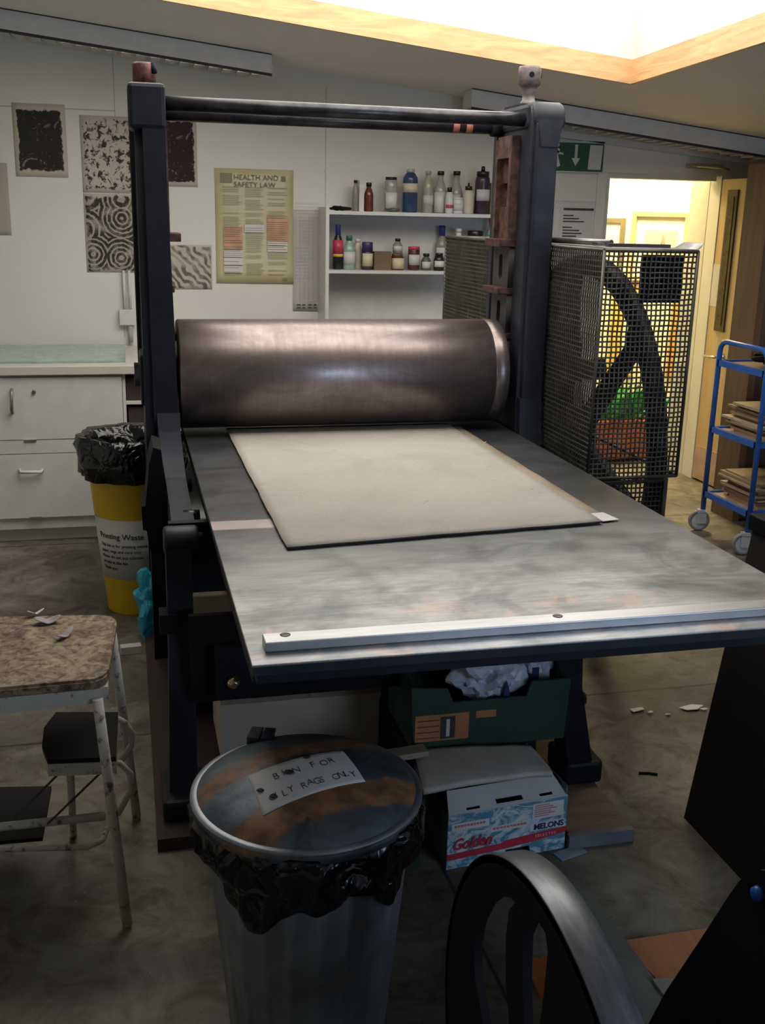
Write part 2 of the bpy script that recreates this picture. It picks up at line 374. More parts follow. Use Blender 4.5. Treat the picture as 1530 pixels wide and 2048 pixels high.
# ---------------------------------------------------------------- the room
def zc(x, y): return 2.365-.1045*(x-2.52)-.03*(y-5.24)
WY = 6.42
X0, X1, YF = -1.9, 4.5, -1.6
DX0, DX1, DZ = 2.96, 3.755, 1.985
MB().box(X0-.1, 5.4, YF-.1, 9.6, -.1, 0).build('floor', 'floor', kind='structure')
w = MB()
w.prism([(X0, 0), (DX0, 0), (DX0, zc(DX0, WY)+.0), (X0, zc(X0, WY))], WY, WY+.12, 'XZ')
w.prism([(DX0, DZ), (DX1, DZ), (DX1, zc(DX1, WY)), (DX0, zc(DX0, WY))], WY, WY+.12, 'XZ')
w.prism([(DX1, 0), (X1, 0), (X1, zc(X1, WY)), (DX1, zc(DX1, WY))], WY, WY+.12, 'XZ')
w.build('wall_back', 'wall', kind='structure')
MB().prism([(YF, 0), (WY, 0), (WY, zc(X0, WY)), (YF, zc(X0, YF))], X0-.1, X0, 'YZ').build('wall_left', 'wall', kind='structure')
MB().prism([(YF, 0), (WY, 0), (WY, zc(X1, WY)), (YF, zc(X1, YF))], X1, X1+.1, 'YZ').build('wall_right', 'wall', kind='structure')
# front wall (behind the camera) with a window opening
WX0, WX1, WZ0, WZ1 = 1.55, 3.35, 1.0, 2.1
w = MB()
for x0, x1, z0, z1 in ((X0, WX0, 0, None), (WX1, X1, 0, None), (WX0, WX1, 0, WZ0), (WX0, WX1, WZ1, None)):
    w.prism([(x0, z0), (x1, z0), (x1, z1 or zc(x1, YF)), (x0, z1 or zc(x0, YF))], YF-.1, YF, 'XZ')
w.build('wall_front', 'wall', kind='structure')
wf = MB(); wf.box(WX0, WX1, YF-.07, YF-.02, WZ0, WZ0+.05).box(WX0, WX1, YF-.07, YF-.02, WZ1-.05, WZ1)
for x in (WX0, (WX0+WX1)/2-.025, WX1-.05): wf.box(x, x+.05, YF-.07, YF-.02, WZ0+.05, WZ1-.05)
wf = wf.build('window_1', 'white', kind='structure')
MB().box(WX0, WX1, YF-.095, YF-.085, WZ0, WZ1).build('pane', emit('daylight_pane', (.58, .74, 1.), 8.0), wf)
# ceiling with the skylight well
SX0, SX1, SY0, SY1 = -.35, 2.52, 3.05, 5.24
cl = MB()
def slab(x0, x1, y0, y1):
    q = [(x0, y0), (x1, y0), (x1, y1), (x0, y1)]
    cl.hexa([(a, b_, zc(a, b_)) for a, b_ in q], [(a, b_, zc(a, b_)+.05) for a, b_ in q])
slab(X0-.1, X1+.1, SY1, WY+.12); slab(X0-.1, X1+.1, YF-.1, SY0); slab(X0-.1, SX0, SY0, SY1); slab(SX1, X1+.1, SY0, SY1)
cl.build('ceiling', 'ceil', kind='structure')
def ringwall(name, mat, z0, z1, t, n0=0):
    r = MB(); pr = [(SX0, SY0, SX1, SY0), (SX1, SY0, SX1, SY1), (SX1, SY1, SX0, SY1), (SX0, SY1, SX0, SY0)]
    for xa, ya, xb, yb in pr:
        d = Vector((xb-xa, yb-ya, 0)).normalized(); o_ = Vector((-d.y, d.x, 0))  # inward
        a = Vector((xa, ya, 0)); b_ = Vector((xb, yb, 0))
        lo, hi = n0, n0+t
        q = [a+o_*lo, b_+o_*lo, b_+o_*hi, a+o_*hi]
        r.hexa([(p.x, p.y, zc(p.x, p.y)+z0) for p in q], [(p.x, p.y, zc(p.x, p.y)+z1) for p in q])
    return r.build(name, mat, kind='structure')
ringwall('trim_1', 'wood', -.012, .10, .016)
ringwall('trim_2', 'white', .10, .34, -.03)
q = [(SX0-.03, SY0-.03), (SX1+.03, SY0-.03), (SX1+.03, SY1+.03), (SX0-.03, SY1+.03)]
MB().hexa([(a, b_, zc(a, b_)+.34) for a, b_ in q], [(a, b_, zc(a, b_)+.35) for a, b_ in q]).build('window_2', emit('skylight_pane', (1., .965, .90), 4.7), kind='structure')
# wall panel joints, cover strips
MB().box(X0, -.0, WY-.0004, WY, 2.217, 2.223).box(-.002, .002, WY-.0004, WY, .98, 2.50).box(1.183, 1.187, WY-.0004, WY, .98, 2.40).build('trim_3', plain('seam', (.40, .39, .36)), kind='structure')
MB().box(X0, DX0-.07, WY-.012, WY, 0, .09).build('baseboard_back', 'white', kind='structure')
# door casing and lining
c_ = MB()
c_.box(DX0-.06, DX0, WY-.015, WY, 0, DZ+.05).box(DX0, DX1, WY-.015, WY, DZ, DZ+.05).box(DX1, DX1+.06, WY-.015, WY, 0, DZ+.05)
c_.build('trim_4', 'wall', kind='structure')
c_ = MB(); c_.box(DX0, DX0+.03, WY, WY+.16, 0, DZ).box(DX1-.002, DX1+.02, WY+.121, WY+.36, 0, DZ).box(DX0+.03, DX1-.03, WY, WY+.16, DZ-.03, DZ)
c_.build('trim_5', 'white', kind='structure')
# cornice under the lights by the door
MB().prism([(2.40, 2.235), (4.3, 2.075), (4.3, 2.035), (2.40, 2.195)], WY-.03, WY, 'XZ').build('trim_6', 'white', kind='structure')
# corridor shell
CZ = 2.45
MB().box(1.8, 1.9, WY+.12, 9.5, 0, CZ).build('wall_corridor_left', 'corr', kind='structure')
MB().box(5.2, 5.3, WY+.12, 9.5, 0, CZ).build('wall_corridor_right', 'corr', kind='structure')
MB().box(1.8, 5.3, 9.4, 9.5, 0, CZ).build('wall_corridor_back', 'corr', kind='structure')
MB().box(1.8, 5.3, WY+.12, 9.5, CZ, CZ+.1).build('ceiling_corridor', 'corr', kind='structure')
PA, PD = Vector((3.70, 8.02, 0)), Vector((.6, -.5, 0)).normalized()     # angled picture wall in the corridor
PN = Vector((PD.y, -PD.x, 0))                                             # faces the doorway
a_ = PA-PD*1.85; b_2 = PA+PD*1.9
MB().hexa([a_, b_2, b_2-PN*.08, a_-PN*.08], [p+Vector((0, 0, CZ)) for p in (a_, b_2, b_2-PN*.08, a_-PN*.08)]).build('wall_corridor_angled', 'corr', kind='structure')
def ap(px, py):   # point of the picture wall under a photo pixel
    d = ray(px, py); t = (PA-CAM).dot(PN)/d.dot(PN); return CAM+d*t
def picture(label, x0, x1, ytop, H, matf, inner, deep):
    A = ap(x0, ytop); B = ap(x1, ytop); L = (Vector((B.x-A.x, B.y-A.y, 0))).length; z1 = (A.z+B.z)/2
    t = thing('framed_picture', label, 'picture', (A.x, A.y, z1-H), group='framed pictures in the corridor')
    rot = Matrix(((PD.x, -PN.x, 0, A.x), (PD.y, -PN.y, 0, A.y), (0, 0, 1, z1-H), (0, 0, 0, 1)))
    f = MB(); e = .035
    for b4 in ((0, L, 0, e), (0, L, H-e, H), (0, e, e, H-e), (L-e, L, e, H-e)): f.box(b4[0], b4[1], -deep, 0, b4[2], b4[3], rot)
    f.build('frame', matf, t)
    MB().box(e, L-e, -.012, -.004, e, H-e, rot).build('mount', 'paper', t)
    MB().box(L*.24, L*.80, -.016, -.013, H*.2, H*.74, rot).build('print', inner, t)
    return t, rot, L
t, rot, L = picture('gold-framed picture of a narrow pointed arch on the corridor wall', 1268, 1384, 424, .52, 'wood', two('print_yellow', (.60, .50, .25), (.75, .66, .38), 20, .3, .7, .7, stretch=(8, 8, 1)), .045)
MB().prism([(L*.44, .12), (L*.56, .37), (L*.68, .12), (L*.63, .12), (L*.56, .30), (L*.50, .12)], -.020, -.017, 'XZ', rot).build('arch_drawing', plain('arch_ink', (.22, .19, .16), .7), t)
picture('dark-framed picture on the corridor wall, left of the gold-framed one', 1190, 1253, 436, .42, plain('frame_dark', (.13, .11, .07)), 'paper', .03)
# yellow banners, crate, plant seen through the guard mesh
for i, (px, w_, lab, colr) in enumerate(((1225, .10, 'yellow strip banner hanging in the corridor, nearest the picture frame', (.75, .50, .06)), (1345, .12, 'orange strip banner on the corridor wall under the gold-framed picture', (.70, .33, .05)), (1262, .06, 'narrow amber strip banner between the yellow and the orange ones', (.62, .40, .10)))):
    p = ap(px, 610); rot2 = Matrix(((PD.x, -PN.x, 0, p.x), (PD.y, -PN.y, 0, p.y), (0, 0, 1, .5), (0, 0, 0, 1)))
    o = MB().box(0, w_, -.018, -.004, 0, .74, rot2).build('banner', plain('banner%d' % i, colr)); centre(o); tag(o, lab, 'banner', 'corridor banners')
p = az(1262, 985, 0); t = thing('planter', 'terracotta planter box standing on the corridor floor beyond the doorway', 'planter', (3.45, 7.0, 0))
MB().prism([(3.2, .02), (3.78, .02), (3.84, .27), (3.14, .27)], 6.95, 7.25, 'XZ').build('trough', 'terracotta', t)
MB().box(3.13, 3.85, 6.94, 7.26, .27, .30).build('rim', 'terracotta', t)
lf = MB()
for i in range(70):
    bx, by = random.uniform(3.35, 3.82), random.uniform(6.98, 7.22); hh = random.uniform(.1, .3); a = random.uniform(0, 6.28); w_ = random.uniform(.02, .045)
    dx, dy = math.cos(a), math.sin(a)
    p0 = Vector((bx, by, .28)); p1 = p0+Vector((dx*.04, dy*.04, hh*.6)); p2 = p0+Vector((dx*.10, dy*.10, hh)); s_ = Vector((-dy, dx, 0))*w_
    lf.hexa([p0, p1+s_, p2, p1-s_], [q+Vector((0, 0, .003)) for q in (p0, p1+s_, p2, p1-s_)])
lf.build('foliage', 'leafgreen', t)
# corridor ceiling lamp
t = thing('ceiling_light', 'warm ceiling light in the corridor', 'light', (3.6, 7.35, CZ-.06))
MB().box(3.2, 4.0, 7.1, 7.6, CZ-.05, CZ).build('housing', 'white', t)
MB().box(3.22, 3.98, 7.12, 7.58, CZ-.06, CZ-.05).build('diffuser', emit('warm_lamp', (1., .80, .38), 80), t)

# open door leaf
LX = DX1+.005
d_ = MB().box(LX, LX+.044, 5.62, 6.40, .012, DZ-.02).build('door_1', 'doorwood', kind='structure')
pv0 = ax(1460, 378, LX); pv1 = ax(1480, 378, LX)
MB().box(LX-.012, LX, pv1.y, pv0.y, 1.02, 1.90).build('window_frame', 'darkwood', d_)
MB().box(LX-.016, LX-.012, pv1.y+.03, pv0.y-.02, 1.06, 1.86).build('pane', plain('door_glass', (.05, .035, .02), .15), d_)
MB().box(LX-.004, LX, 5.64, 6.39, .03, .24).build('kick_plate', plain('kick', (.50, .36, .27), .4), d_)
MB().box(LX-.003, LX, 6.28, 6.40, 1.17, 1.44).build('notice', 'paper', d_, label='small white notice')
h_ = MB(); h_.lathe([(.026, 0), (.026, .012)], (LX-.012, 6.18, .86), 16, 'X'); h_.tube([(LX-.01, 6.18, .86), (LX-.06, 6.18, .86), (LX-.065, 6.19, .86), (LX-.065, 6.30, .855)], .009)
h_.build('door_handle', 'chrome', d_)
k = MB(); k.box(3.50, 3.74, WY-.05, WY-.002, 2.025, 2.055).tube([(3.52, WY-.04, 2.04), (3.66, WY-.14, 2.03), (3.75, WY-.10, 2.02)], .008)
centre(tag(k.build('door_closer', plain('closer', (.5, .43, .3), .35, .6)), 'metal door closer arm above the open doorway', 'door closer'))
# light switch box in lining
o = MB().box(DX1-.05, DX1-.03, WY+.19, WY+.27, .66, .76, bev=.004).build('socket', 'white'); centre(o); tag(o, 'small white switch box on the door lining beside the wire guard', 'switch')

# ceiling fluorescent fittings
def fitting(x0, x1, label):
    t = thing('fluorescent_light', label, 'light', ((x0+x1)/2, 6.2, zc((x0+x1)/2, 6.2)-.12), group='unlit fluorescent fittings along the back wall')
    def zz(x, dz): return zc(x, 6.1)-dz
    A = [(x0, 6.1, zz(x0, .098)), (x1, 6.1, zz(x1, .098)), (x1, 6.26, zz(x1, .098)), (x0, 6.26, zz(x0, .098))]
    B = [(x0, 6.1, zz(x0, .004)), (x1, 6.1, zz(x1, .001)), (x1, 6.26, zz(x1, .006)), (x0, 6.26, zz(x0, .006))]
    MB().hexa(A, B).build('housing', plain('fitting_grey', (.68, .68, .66), .5, var=.05), t)
    r = MB(); n = int((x1-x0)/.075)
    for i in range(n):
        xa = x0+.02+i*.075; z = zz(xa, .118); r.box(xa, xa+.05, 6.105, 6.25, z, z+.018)
    r.build('louvre', plain('louvre', (.62, .60, .52), .25, .6, bmp=0), t)
    MB().hexa([(x0, 6.10, zz(x0, .112)), (x1, 6.10, zz(x1, .112)), (x1, 6.104, zz(x1, .112)), (x0, 6.104, zz(x0, .112))], [(x0, 6.10, zz(x0, .098)), (x1, 6.10, zz(x1, .098)), (x1, 6.104, zz(x1, .098)), (x0, 6.104, zz(x0, .098))]).build('dark_edge', 'ink', t)
    MB().hexa([(x0, 6.097, zz(x0, .006)), (x1, 6.097, zz(x1, .006)), (x1, 6.10, zz(x1, .006)), (x0, 6.10, zz(x0, .006))], [(x0, 6.097, zz(x0, -.0)), (x1, 6.097, zz(x1, -.0)), (x1, 6.10, zz(x1, -.0)), (x0, 6.10, zz(x0, -.0))]).build('shadow_gap', 'ink', t)
fitting(-1.7, .83, 'long grey fluorescent light on the ceiling above the pinned-up paintings')
fitting(1.96, 4.3, 'long grey fluorescent light with louvres above the exit sign and doorway')

# ---------------------------------------------------------------- papers on the wall
def paper(name, label, cat, x0, y0, x1, y1, mat, group=None, curl=.0, thick=.0015):
    A = ay(x0, (y0+y1)/2, WY-.01).x; B = ay(x1, (y0+y1)/2, WY-.01).x; zt = ay((x0+x1)/2, y0, WY-.01).z; zb = ay((x0+x1)/2, y1, WY-.01).z
    w_, h_ = B-A, zt-zb
    if mat is None: mt = 'paper'
    elif isinstance(mat, (str, bpy.types.Material)): mt = mat
    else: mt = mat(w_, h_)
    g = MB().grid(8, 10, lambda u, v: ((u-.5)*w_, -curl*(abs(v-.5)*2)**3*(.4+.6*u)+.002*math.sin(u*9+v*3)*curl*30, (v-.5)*h_), thick)
    o = g.build(name, mt, pos=((A+B)/2, WY-.0018, (zt+zb)/2)); tag(o, label, cat, group); return o, w_, h_
PG = 'paintings pinned to the back wall'
paper('painting', 'dense black brushwork painting, topmost left on the back wall', 'painting', 27, 207, 133, 354, lambda w, h: art_mat('art1', w, h, 'dense'), PG)
paper('painting', 'painting of small black speckles and marks, just left of the press upright', 'painting', 162, 232, 275, 386, lambda w, h: art_mat('art2', w, h, 'speckle', margin=.9), PG)
paper('painting', 'painting of four concentric black whorls under the speckled one', 'painting', 170, 388, 276, 545, lambda w, h: art_mat('art3', w, h, 'circles', margin=.93), PG)
paper('painting', 'dark brown-black painting peeping out right of the left upright', 'painting', 296, 232, 394, 373, lambda w, h: art_mat('art4', w, h, 'dense', ink=(.035, .022, .022), margin=.86), PG)
paper('painting', 'small painting of grey looping ribbon strokes left of the yellow poster', 'painting', 330, 490, 424, 579, lambda w, h: art_mat('art5', w, h, 'swirl', ink=(.07, .06, .055), margin=.95), PG)
paper('painting', 'beige sheet cut off by the far left edge of the photo', 'painting', -60, 325, 18, 470, lambda w, h: art_mat('art6', w, h, 'speckle', paper=(.40, .37, .30), ink=(.33, .30, .25), margin=.2), PG)
o, w_, h_ = paper('poster', 'yellow health and safety law poster pinned beside the shelves', 'poster', 431, 338, 587, 567, lambda w, h: two('poster_yellow', (.50, .43, .24), (.58, .52, .32), 4, .3, .7, .3, bmp=.05), None, .006)
def pr(u0, u1, v0, v1, dy=-.009): return ((u0-.5)*w_, (u1-.5)*w_, dy, dy+.0012, (v0-.5)*h_, (v1-.5)*h_)
sal = plain('salmon', (.56, .30, .19), .5, bmp=0)
MB().box(*pr(.10, .34, .30, .50)).build('salmon_panel', sal, o); MB().box(*pr(.66, .93, .38, .60)).build('salmon_panel', sal, o)
for r_ in ((.10, .34, .235, .295), (.10, .34, .165, .225), (.10, .34, .095, .155), (.37, .62, .45, .52), (.66, .92, .34, .375), (.66, .92, .285, .335)): MB().box(*pr(*r_, -.0105)).build('white_panel', 'paper', o)
b_ = MB(); random.seed(3)
for k in range(42):
    v = .84-k*.0185
    for c0, c1 in ((.10, .34), (.38, .62), (.66, .92)):
        if random.random() < .8: b_.box(*pr(c0, c1-random.random()*.05, v, v+.004, -.0118))
b_.build('small_print', plain('print_olive', (.27, .24, .10), .5, bmp=0), o)
text('heading', 'HEALTH AND', .040, plain('head_olive', (.14, .13, .06), .5, bmp=0), o, T(-.12, -.0105, h_*.5-.060) @ RX, sx=1.05)
text('heading', 'SAFETY LAW', .040, M['ink'] if 0 else plain('head_olive2', (.14, .13, .06), .5, bmp=0), o, T(-.12, -.0105, h_*.5-.100) @ RX, sx=1.05)
emb = plain('emblem_o', (.22, .20, .09), .5, bmp=0)
for r_ in ((.07, .22, .88, .96), (.84, .90, .90, .945), (.86, .92, .03, .05)): MB().box(*pr(*r_, -.0105)).build('emblem', emb, o)
o, w_, h_ = paper('wall_chart', 'tall pale grey ruled sheet hanging between the yellow poster and the shelves', 'chart', 586, 420, 648, 622, plain('greypaper', (.50, .48, .46), .7, var=.05), None, .006)
b_ = MB()
for k in range(7): b_.box(-w_*.42+k*w_*.14, -w_*.42+k*w_*.14+.001, -.0098, -.0088, -h_*.40, h_*.45)
for k in range(30): b_.box(-w_*.42, w_*.42, -.0098, -.0088, -h_*.40+k*.0195, -h_*.40+k*.0195+.0008)
b_.build('ruled_lines', plain('faintline', (.40, .38, .37), .7, bmp=0), o)
b_ = MB()
for z in (-h_*.44, -h_*.47):
    for k in range(5): b_.box(-w_*.38+k*.034, -w_*.38+k*.034+.024-.006*(k % 2), -.010, -.0088, z, z+.005)
b_.build('caption', 'ink', o)
o, w_, h_ = paper('notice', 'white printed notice below the exit sign, behind the right upright', 'notice', 1108, 402, 1200, 486, None)
b_ = MB(); b_.box(-w_*.3, w_*.35, -.0045, -.0028, h_*.28, h_*.33)
for k, L_ in enumerate((.22, .34, .45, 0, .2, .36, .42, .3)):
    if L_: b_.box(-w_*.3, -w_*.3+L_*w_, -.0045, -.0028, h_*.14-k*h_*.07, h_*.165-k*h_*.07)
b_.build('small_print', 'ink', o)
# exit sign
A = ay(1100, 312, WY-.02); Bq = ay(1207, 312, WY-.02); zt = ay(1160, 282, WY-.02).z; zb = ay(1160, 345, WY-.02).z; W_ = Bq.x-A.x; H_ = zt-zb
t = thing('exit_sign', 'green emergency exit sign with running figure and down arrow beside the doorway', 'sign', (A.x, WY-.02, zb))
MB().box(A.x, Bq.x, WY-.03, WY, zb, zt).build('board', 'white', t)
MB().box(A.x+.006, Bq.x-.006, WY-.033, WY-.03, zb+.006, zt-.012).build('green_panel', 'exitgreen', t)
sg = MB(); yy0, yy1 = WY-.036, WY-.033
def sp_(pts): sg.prism([(A.x+u*W_, zb+v*H_) for u, v in pts], yy0, yy1, 'XZ')
sp_([(.44, .88), (.49, .88), (.49, .45), (.545, .45), (.465, .20), (.385, .45), (.44, .45)])
sp_([(.70, .10), (.94, .10), (.96, .88), (.72, .88)])
sp_([(.04, .68), (.12, .76), (.16, .70), (.13, .52), (.18, .20), (.14, .14), (.10, .20), (.08, .46), (.04, .56)])
sp_([(.11, .70), (.16, .62), (.23, .60), (.23, .54), (.15, .56), (.10, .62)])
sp_([(.09, .48), (.04, .34), (-.0+.02, .22), (.05, .20), (.09, .34)])
sp_([(.115+.035*math.cos(a*.785), .86+.06*math.sin(a*.785)) for a in range(8)])
sg.build('pictogram', 'white', t)

# conduit and socket
t = thing('wall_socket', 'white wall socket with two conduits left of the press upright', 'socket', (.02, WY-.03, 1.05))
c0 = ay(247, 545, 6.39); c1 = ay(258, 545, 6.39)
for c_ in (c0, c1): MB().tube([(c_.x, 6.395, 1.36), (c_.x, 6.395, 1.14)], .008).build('conduit', 'white', t)
MB().box(-.025, .065, 6.375, WY, 1.05, 1.14, bev=.005).build('back_box', 'white', t)
MB().tube([(.035, 6.395, 1.05), (.035, 6.395, .95)], .014).build('trunking', plain('greyish', (.36, .36, .34)), t)

# ---------------------------------------------------------------- shelves with bottles
SHY = 6.18
sx0, sx1 = 1.165, 2.36
t = thing('wall_shelf_unit', 'white open shelf unit on the back wall behind the roller', 'shelf', (1.9, 6.3, .95))
zt_, zm_ = 1.716, 1.385
MB().box(sx0-.02, sx0, SHY, WY, .95, zt_+.02).build('side_panel', 'white_gloss', t); MB().box(sx1, sx1+.02, SHY, WY, .95, zt_).build('side_panel', 'white_gloss', t)
MB().box(sx0, sx1, SHY, WY, zt_-.02, zt_).build('shelf_board', 'white_gloss', t)
MB().box(sx0, sx1, SHY, WY, zm_-.018, zm_).build('shelf_board', 'white_gloss', t)
MB().box(sx0, sx1, WY-.012, WY-.001, .95, zt_-.02).build('back_panel', 'white_gloss', t)
MB().box(sx0, sx1, SHY, WY, .95, .97).build('shelf_board', 'white_gloss', t)
gl = {}
def bm_(name, col, rough=.25, trans=0):
    if name not in gl:
        gl[name] = plain('b_'+name, col, rough, var=.06, bmp=0)
        if trans: gl[name].node_tree.nodes['Principled BSDF'].inputs['Transmission Weight'].default_value = trans
    return gl[name]
cols = dict(clear=((.62, .62, .58), .12, .55), amber=((.13, .035, .02), .2, 0), white=((.62, .62, .58), .4, 0), blue=((.03, .06, .13), .2, 0), pale=((.52, .52, .40), .2, .35),
            cream=((.58, .53, .40), .4, 0), plum=((.045, .03, .045), .25, 0), box=((.52, .43, .28), .6, 0), mint=((.36, .50, .44), .25, .2), brown=((.16, .10, .055), .6, 0),
            darkred=((.10, .02, .025), .3, 0), black=((.012, .012, .013), .3, 0), red=((.55, .05, .09), .4, 0), navyc=((.03, .05, .25), .35, 0), greenc=((.03, .17, .10), .4, 0), label=((.55, .55, .55), .6, 0), lcream=((.60, .53, .36), .6, 0), yel=((.65, .5, .05), .5, 0), grey=((.30, .28, .26), .3, .2), purple=((.045, .03, .10), .4, 0), greencloth=((.02, .30, .22), .6, 0), dgrey=((.10, .10, .10), .4, 0))
def K(n): c = cols[n]; return bm_(n, c[0], c[1], c[2])
def bottle(label, xa, xb, yt, zs, Y, body, cap=None, lab=None, neck=.45, shoulder=.62, capc='black', bands=(), z0=None, nozzle=False, name='bottle', cat='bottle', captall=0, round_=True):
    L = ay(xa, 480, Y).x; R = ay(xb, 480, Y).x; cx = (L+R)/2; r = (R-L)/2; zb = zs if z0 is None else z0
    H = ay((xa+xb)/2, yt, Y).z-zb
    o = thing(name, label, cat, (cx, Y, zb), world=False, group='bottles and jars on the wall shelves')
    ch = cap if cap is not None else .10
    hb = H*(1-ch-(.10 if nozzle else 0))
    pr_ = [(r*.9, 0), (r, .006), (r, hb*shoulder), (r*.97, hb*(shoulder+.06)), (r*(neck+.18), hb*min(.97, shoulder+.24)), (r*neck, hb*min(.985, shoulder+.30)), (r*neck, hb)] if neck < .95 else [(r*.92, 0), (r, .005), (r, hb-.004), (r*.95, hb)]
    MB().lathe(pr_, (0, 0, 0), 20).build('body', K(body), o)
    if cap != 0:
        rc = r*min(1., neck+.1) if neck < .95 else r*.98
        MB().lathe([(rc, hb-.002), (rc, hb+H*ch*.92), (rc*.9, hb+H*ch)], (0, 0, 0), 16).build('cap', K(capc), o)
        if nozzle: MB().lathe([(rc*.35, 0), (rc*.3, H*.10), (0.0001, H*.11)], (0, 0, hb+H*ch), 10).build('nozzle', K(capc), o)
    if lab:
        lc, v0, v1 = lab
        n = 12; pts = []
        g = MB().grid(n, 1, lambda u, v: ((r+.0012)*math.sin((u-.5)*2.4), -(r+.0012)*math.cos((u-.5)*2.4), hb*(v0+(v1-v0)*v)), .0008)
        g.build('label', K(lc), o)
    for (bc, v0, v1) in bands:
        MB().lathe([(r+.0008, hb*v0), (r+.0008, hb*v1)], (0, 0, 0), 20).build('band', K(bc), o)
    return o
YT = 6.30
bottle('clear grey bottle, first bottle from the left on the top shelf', 703, 716, 360, zt_, YT, 'grey', .08)
o = thing('carton', 'thin white carton standing between the grey and amber bottles', 'box', (ay(721, 400, YT).x, YT, zt_), group='bottles and jars on the wall shelves', world=False)
MB().box(-.014, .014, -.03, .03, 0, .17).build('body', K('white'), o); MB().box(-.0145, .0145, -.031, .031, .15, .172).build('flap', K('label'), o)
bottle('small amber-brown bottle on the top shelf', 727, 745, 365, zt_, YT, 'amber', .12, neck=.5)
bottle('wide glass jar with black lid and white powder on the top shelf', 767, 792, 354, zt_, YT, 'clear', .07, ('white', .1, .6), neck=.8, shoulder=.7)
bottle('tall bottle of blue liquid with a cream label', 803, 832, 338, zt_, YT, 'blue', .07, neck=.45, shoulder=.8, capc='clear', bands=(('lcream', .50, .72),))
bottle('pale straw-coloured bottle right of the tall blue one', 842, 863, 342, zt_, YT+.02, 'pale', .07, ('label', .2, .45), capc='pale')
bottle('clear bottle with black cap and white lower half, second right of the blue one', 865, 889, 342, zt_, YT+.02, 'clear', .09, bands=(('white', .02, .55),), shoulder=.55)
bottle('clear bottle with black cap behind the white tub', 896, 921, 342, zt_, YT+.05, 'clear', .09, bands=(('label', .3, .5),), shoulder=.5)
bottle('small white bottle with black spout and red mark', 888, 903, 375, zt_, YT-.05, 'white', .16, ('red', .25, .4), neck=.5, shoulder=.8)
bottle('squat white tub between the small spout bottle and the pump bottle', 903, 923, 395, zt_, YT-.05, 'white', .12, ('label', .2, .7), neck=1., capc='white', name='tub', cat='tub')
bottle('cream pump bottle with black pump top', 922, 944, 366, zt_, YT-.04, 'cream', .12, neck=.5, shoulder=.8, nozzle=True, capc='black')
bottle('dark plum bottle with black nozzle, at the right of the top shelf', 946, 974, 333, zt_, YT-.03, 'plum', .10, ('label', .35, .65), neck=.75, shoulder=.85, nozzle=True)
o = MB().box(-.02, .02, -.05, .05, 0, .18).build('carton', K('box'), pos=(ay(983, 400, YT).x, YT, zt_)); tag(o, 'tan carton beside the plum bottle on the top shelf', 'box', 'bottles and jars on the wall shelves')
o = MB().blob((0, 0, .012), (.055, .035, .013), .4, 30, 3, 2).build('rag', 'black', pos=(ay(676, 412, YT).x, YT-.06, zt_+.002)); tag(o, 'crumpled dark rag on the left end of the top shelf', 'rag')
o = MB().blob((0, 0, .010), (.045, .02, .010), .5, 30, 3, 9).build('glove', K('dgrey'), pos=(ay(776, 416, YT).x, SHY+.025, zt_+.003)); tag(o, 'dark crumpled glove in front of the wide glass jar', 'glove')
YM = 6.30
bottle('red, yellow and black bottle with a blue cap on the middle shelf', 666, 686, 449, zm_, YM, 'black', .22, neck=.45, shoulder=.70, capc='navyc', bands=(('yel', .36, .44), ('red', .44, .84)))
bottle('mint green bottle with a dark green cap', 686, 711, 471, zm_, YM, 'mint', .13, ('label', .15, .6), neck=.4, shoulder=.65, capc='greenc')
bottle('milky bottle behind the mint green one', 707, 724, 478, zm_, YM+.05, 'cream', .10, neck=.5, shoulder=.7, capc='white')
bottle('jar with a deep purple lid and cream label', 724, 746, 484, zm_, YM-.02, 'plum', .34, ('lcream', .2, .9), neck=1., capc='purple', name='jar', cat='jar')
o = MB().box(-.052, .052, -.05, .05, 0, .105).build('wooden_box', K('brown'), pos=(ay(762, 520, YM).x, YM, zm_)); tag(o, 'square brown box on the middle shelf', 'box', 'bottles and jars on the wall shelves')
o1 = bottle('wide brown jar with cream label, carrying a small bottle', 782, 809, 507, zm_, YM, 'amber', .15, ('lcream', .1, .85), neck=.7, shoulder=.75, name='jar', cat='jar', capc='brown')
bottle('small bottle standing on top of the wide brown jar', 786, 805, 477, zm_, YM, 'grey', .15, ('label', .2, .6), z0=ay(795, 507, YM).z, capc='black')
bottle('dark red jar with red lid on the middle shelf', 817, 840, 493, zm_, YM, 'darkred', .12, ('label', .25, .75), neck=1., capc='red', name='jar', cat='jar')
bottle('small dark bottle with grey label right of the dark red jar', 844, 863, 507, zm_, YM, 'dgrey', .14, ('label', .15, .6), neck=.55, shoulder=.6)
bottle('tall clear bottle with a long blue cap by the guard cage', 871, 896, 451, zm_, YM+.06, 'grey', .22, ('label', .3, .65), neck=.4, shoulder=.68, capc='navyc')
bottle('small black bottle with white label in front of the blue-capped one', 869, 890, 506, zm_, YM-.04, 'black', .14, ('white', .25, .65), neck=.6, shoulder=.7)
bottle('round white bottle above the guard mesh', 904, 930, 457, zm_, YM, 'white', .08, neck=.4, shoulder=.6, capc='white')
bottle('black lidded tub right of the round white bottle', 935, 965, 461, zm_, YM, 'dgrey', .2, neck=1., name='tub', cat='tub')
bottle('clear bottle with red cap and green liquid at the right end of the middle shelf', 971, 991, 436, zm_, YM, 'clear', .08, neck=.4, shoulder=.6, capc='red', bands=(('greencloth', .3, .75),))
o = MB().box(0, .20, -.05, .05, 0, .10, bev=.004).build('metal_box', plain('boxgrey', (.20, .19, .18), .5), pos=(ay(713, 645, 6.28).x, 6.28, .97)); tag(o, 'grey metal box on the bottom shelf just behind the roller', 'box')

